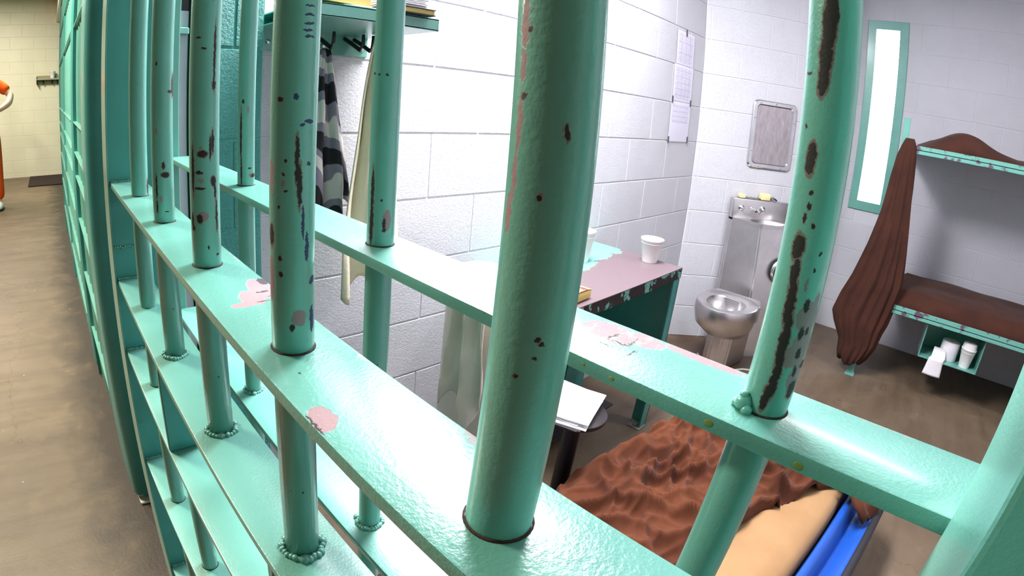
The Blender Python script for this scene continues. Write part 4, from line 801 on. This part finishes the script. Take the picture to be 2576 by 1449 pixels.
# ------------------------------------------------------------------ blue plastic floor bunk with mattress and blanket
BA = -0.10                                                   # boat's turn about z
BO = Vector((1.20, 0.245, 0)); BLX, BWY, BH = 0.86, 0.405, 0.245
t = thing('plastic_floor_bunk', 'blue moulded plastic floor bunk on the concrete behind the bars', 'bed', BO, BA)
def rr2(lx, wy, r, n=7):
    pts = []
    for cx_, cy_, a0 in ((lx-r, wy-r, 0), (-lx+r, wy-r, PI/2), (-lx+r, -wy+r, PI), (lx-r, -wy+r, 3*PI/2)):
        for i in range(n+1): a = a0+PI/2*i/n; pts.append((cx_+r*math.cos(a), cy_+r*math.sin(a)))
    return pts
b = new(); lps = []
for ins, z in ((.05, 0.0), (.04, .004), (.015, .17), (.0, .185), (.0, .215), (.012, .226), (.035, .222), (.055, .196), (.075, .192), (.085, .205), (.10, .25), (.112, .256), (.124, .25), (.132, .21), (.14, .08), (.16, .06)):
    lps.append([(x, y, z) for x, y in rr2(BLX-ins, BWY-ins, .09)])
vl = ringsheet(b, lps); b.faces.new(vl[0][::-1]); b.faces.new(vl[-1]); obj('shell', b, M['blue'], t, True, angle=50)
b = new(); lps = [[(x, y, z) for x, y in rr2(BLX+i_, BWY+i_, .09)] for i_, z in ((-.001, .186), (.007, .19), (.008, .224), (.002, .231), (-.016, .2305), (-.018, .226))]; ringsheet(b, lps); obj('dark_edge_band', b, M['blue_edge'], t, True)  # black band round the bunk's outer rim
t = thing('floor_mattress', 'mattress in a tan fitted sheet inside the blue floor bunk', 'mattress', BO+Vector((0, 0, .062)), BA)
b = new(); lps = []
ML, MW = BLX-.15, BWY-.137
for ins, z in ((.02, 0), (.0, .03), (.0, .17), (.008, .20), (.03, .218), (.08, .224), (.18, .226)):
    lps.append([(x, y, z+(.006*noise.noise(Vector((x*6, y*6, 1))) if ins > .02 else 0)) for x, y in rr2(ML-ins, MW-ins, .07)])
vl = ringsheet(b, lps); b.faces.new(vl[0][::-1]); b.faces.new(vl[-1]); obj('fitted_sheet', b, M['sheet'], t, True, angle=60)
def f(u, v):
    # rumpled blanket: covers the far left two thirds of the mattress, an irregular outline
    x = -.16-.30*(1-v)+(.88+.30*(1-v))*u; y = -.085+.52*v+.05*noise.noise(Vector((x*5, 1.3, 5)))*(1-v)
    y = y - (.12*max(0, (x-.28)/.27))*(1-v) + .012*math.sin(x*14)*(1-v)
    if x > .70: x = .70+(x-.70)*.4
    base = .278
    ey = max(0, y-.25); ex = max(0, x-.66)
    wr = noise.hetero_terrain(Vector((x*4.2+3, y*4.2, 1.7)), 1.0, 2.1, 4, .6)*.026
    qx = x+.06*noise.noise(Vector((x*5, y*5, 3))); qy = y+.06*noise.noise(Vector((x*5, y*5, 6)))
    d1 = qx*.6+qy*.8; d2 = qy*.6-qx*.8
    rid = max(0, 1-abs(noise.noise(Vector((d1*10, d2*3.2, 4.2))))*2.6)**1.5*.046+max(0, 1-abs(noise.noise(Vector((d1*4.5, d2*13, 8.0))))*2.8)**1.5*.030+max(0, 1-abs(noise.noise(Vector((d1*24, d2*15, 2.0))))*2.6)**1.5*.010
    z = base+.02+wr+rid-.05*(1-min(1, 12*min(u, 1-u, v, 1-v)))
    z -= 1.1*max(0, y-.335)+1.6*max(0, y-.385)
    return Vector((x, y, max(z, .235 if y < .34 else .12)))
b = new(); grid(b, 170, 110, f, .005); o = tag(obj('rumpled_blanket', b, M['brown2'], None, True), 'rumpled brown blanket thrown over the tan mattress on the floor bunk', 'blanket', 'brown blankets'); o.location = BO; o.rotation_euler = (0, 0, BA); 
def f(u, v):
    s = v; x = .56+.13*u+.02*math.sin(6*s); y = -.235-.13*s-.03*u; z = .30+.018*math.sin(u*9)-.06*max(0, s-.35)-.10*max(0, s-.75)
    return Vector((x, y, z))
b = new(); grid(b, 16, 16, f, .006); o = tag(obj('blanket_corner', b, M['brown2'], None, True), 'brown blanket corner trailing over the blue rim of the floor bunk', 'blanket', 'brown blankets'); o.location = BO; o.rotation_euler = (0, 0, BA)
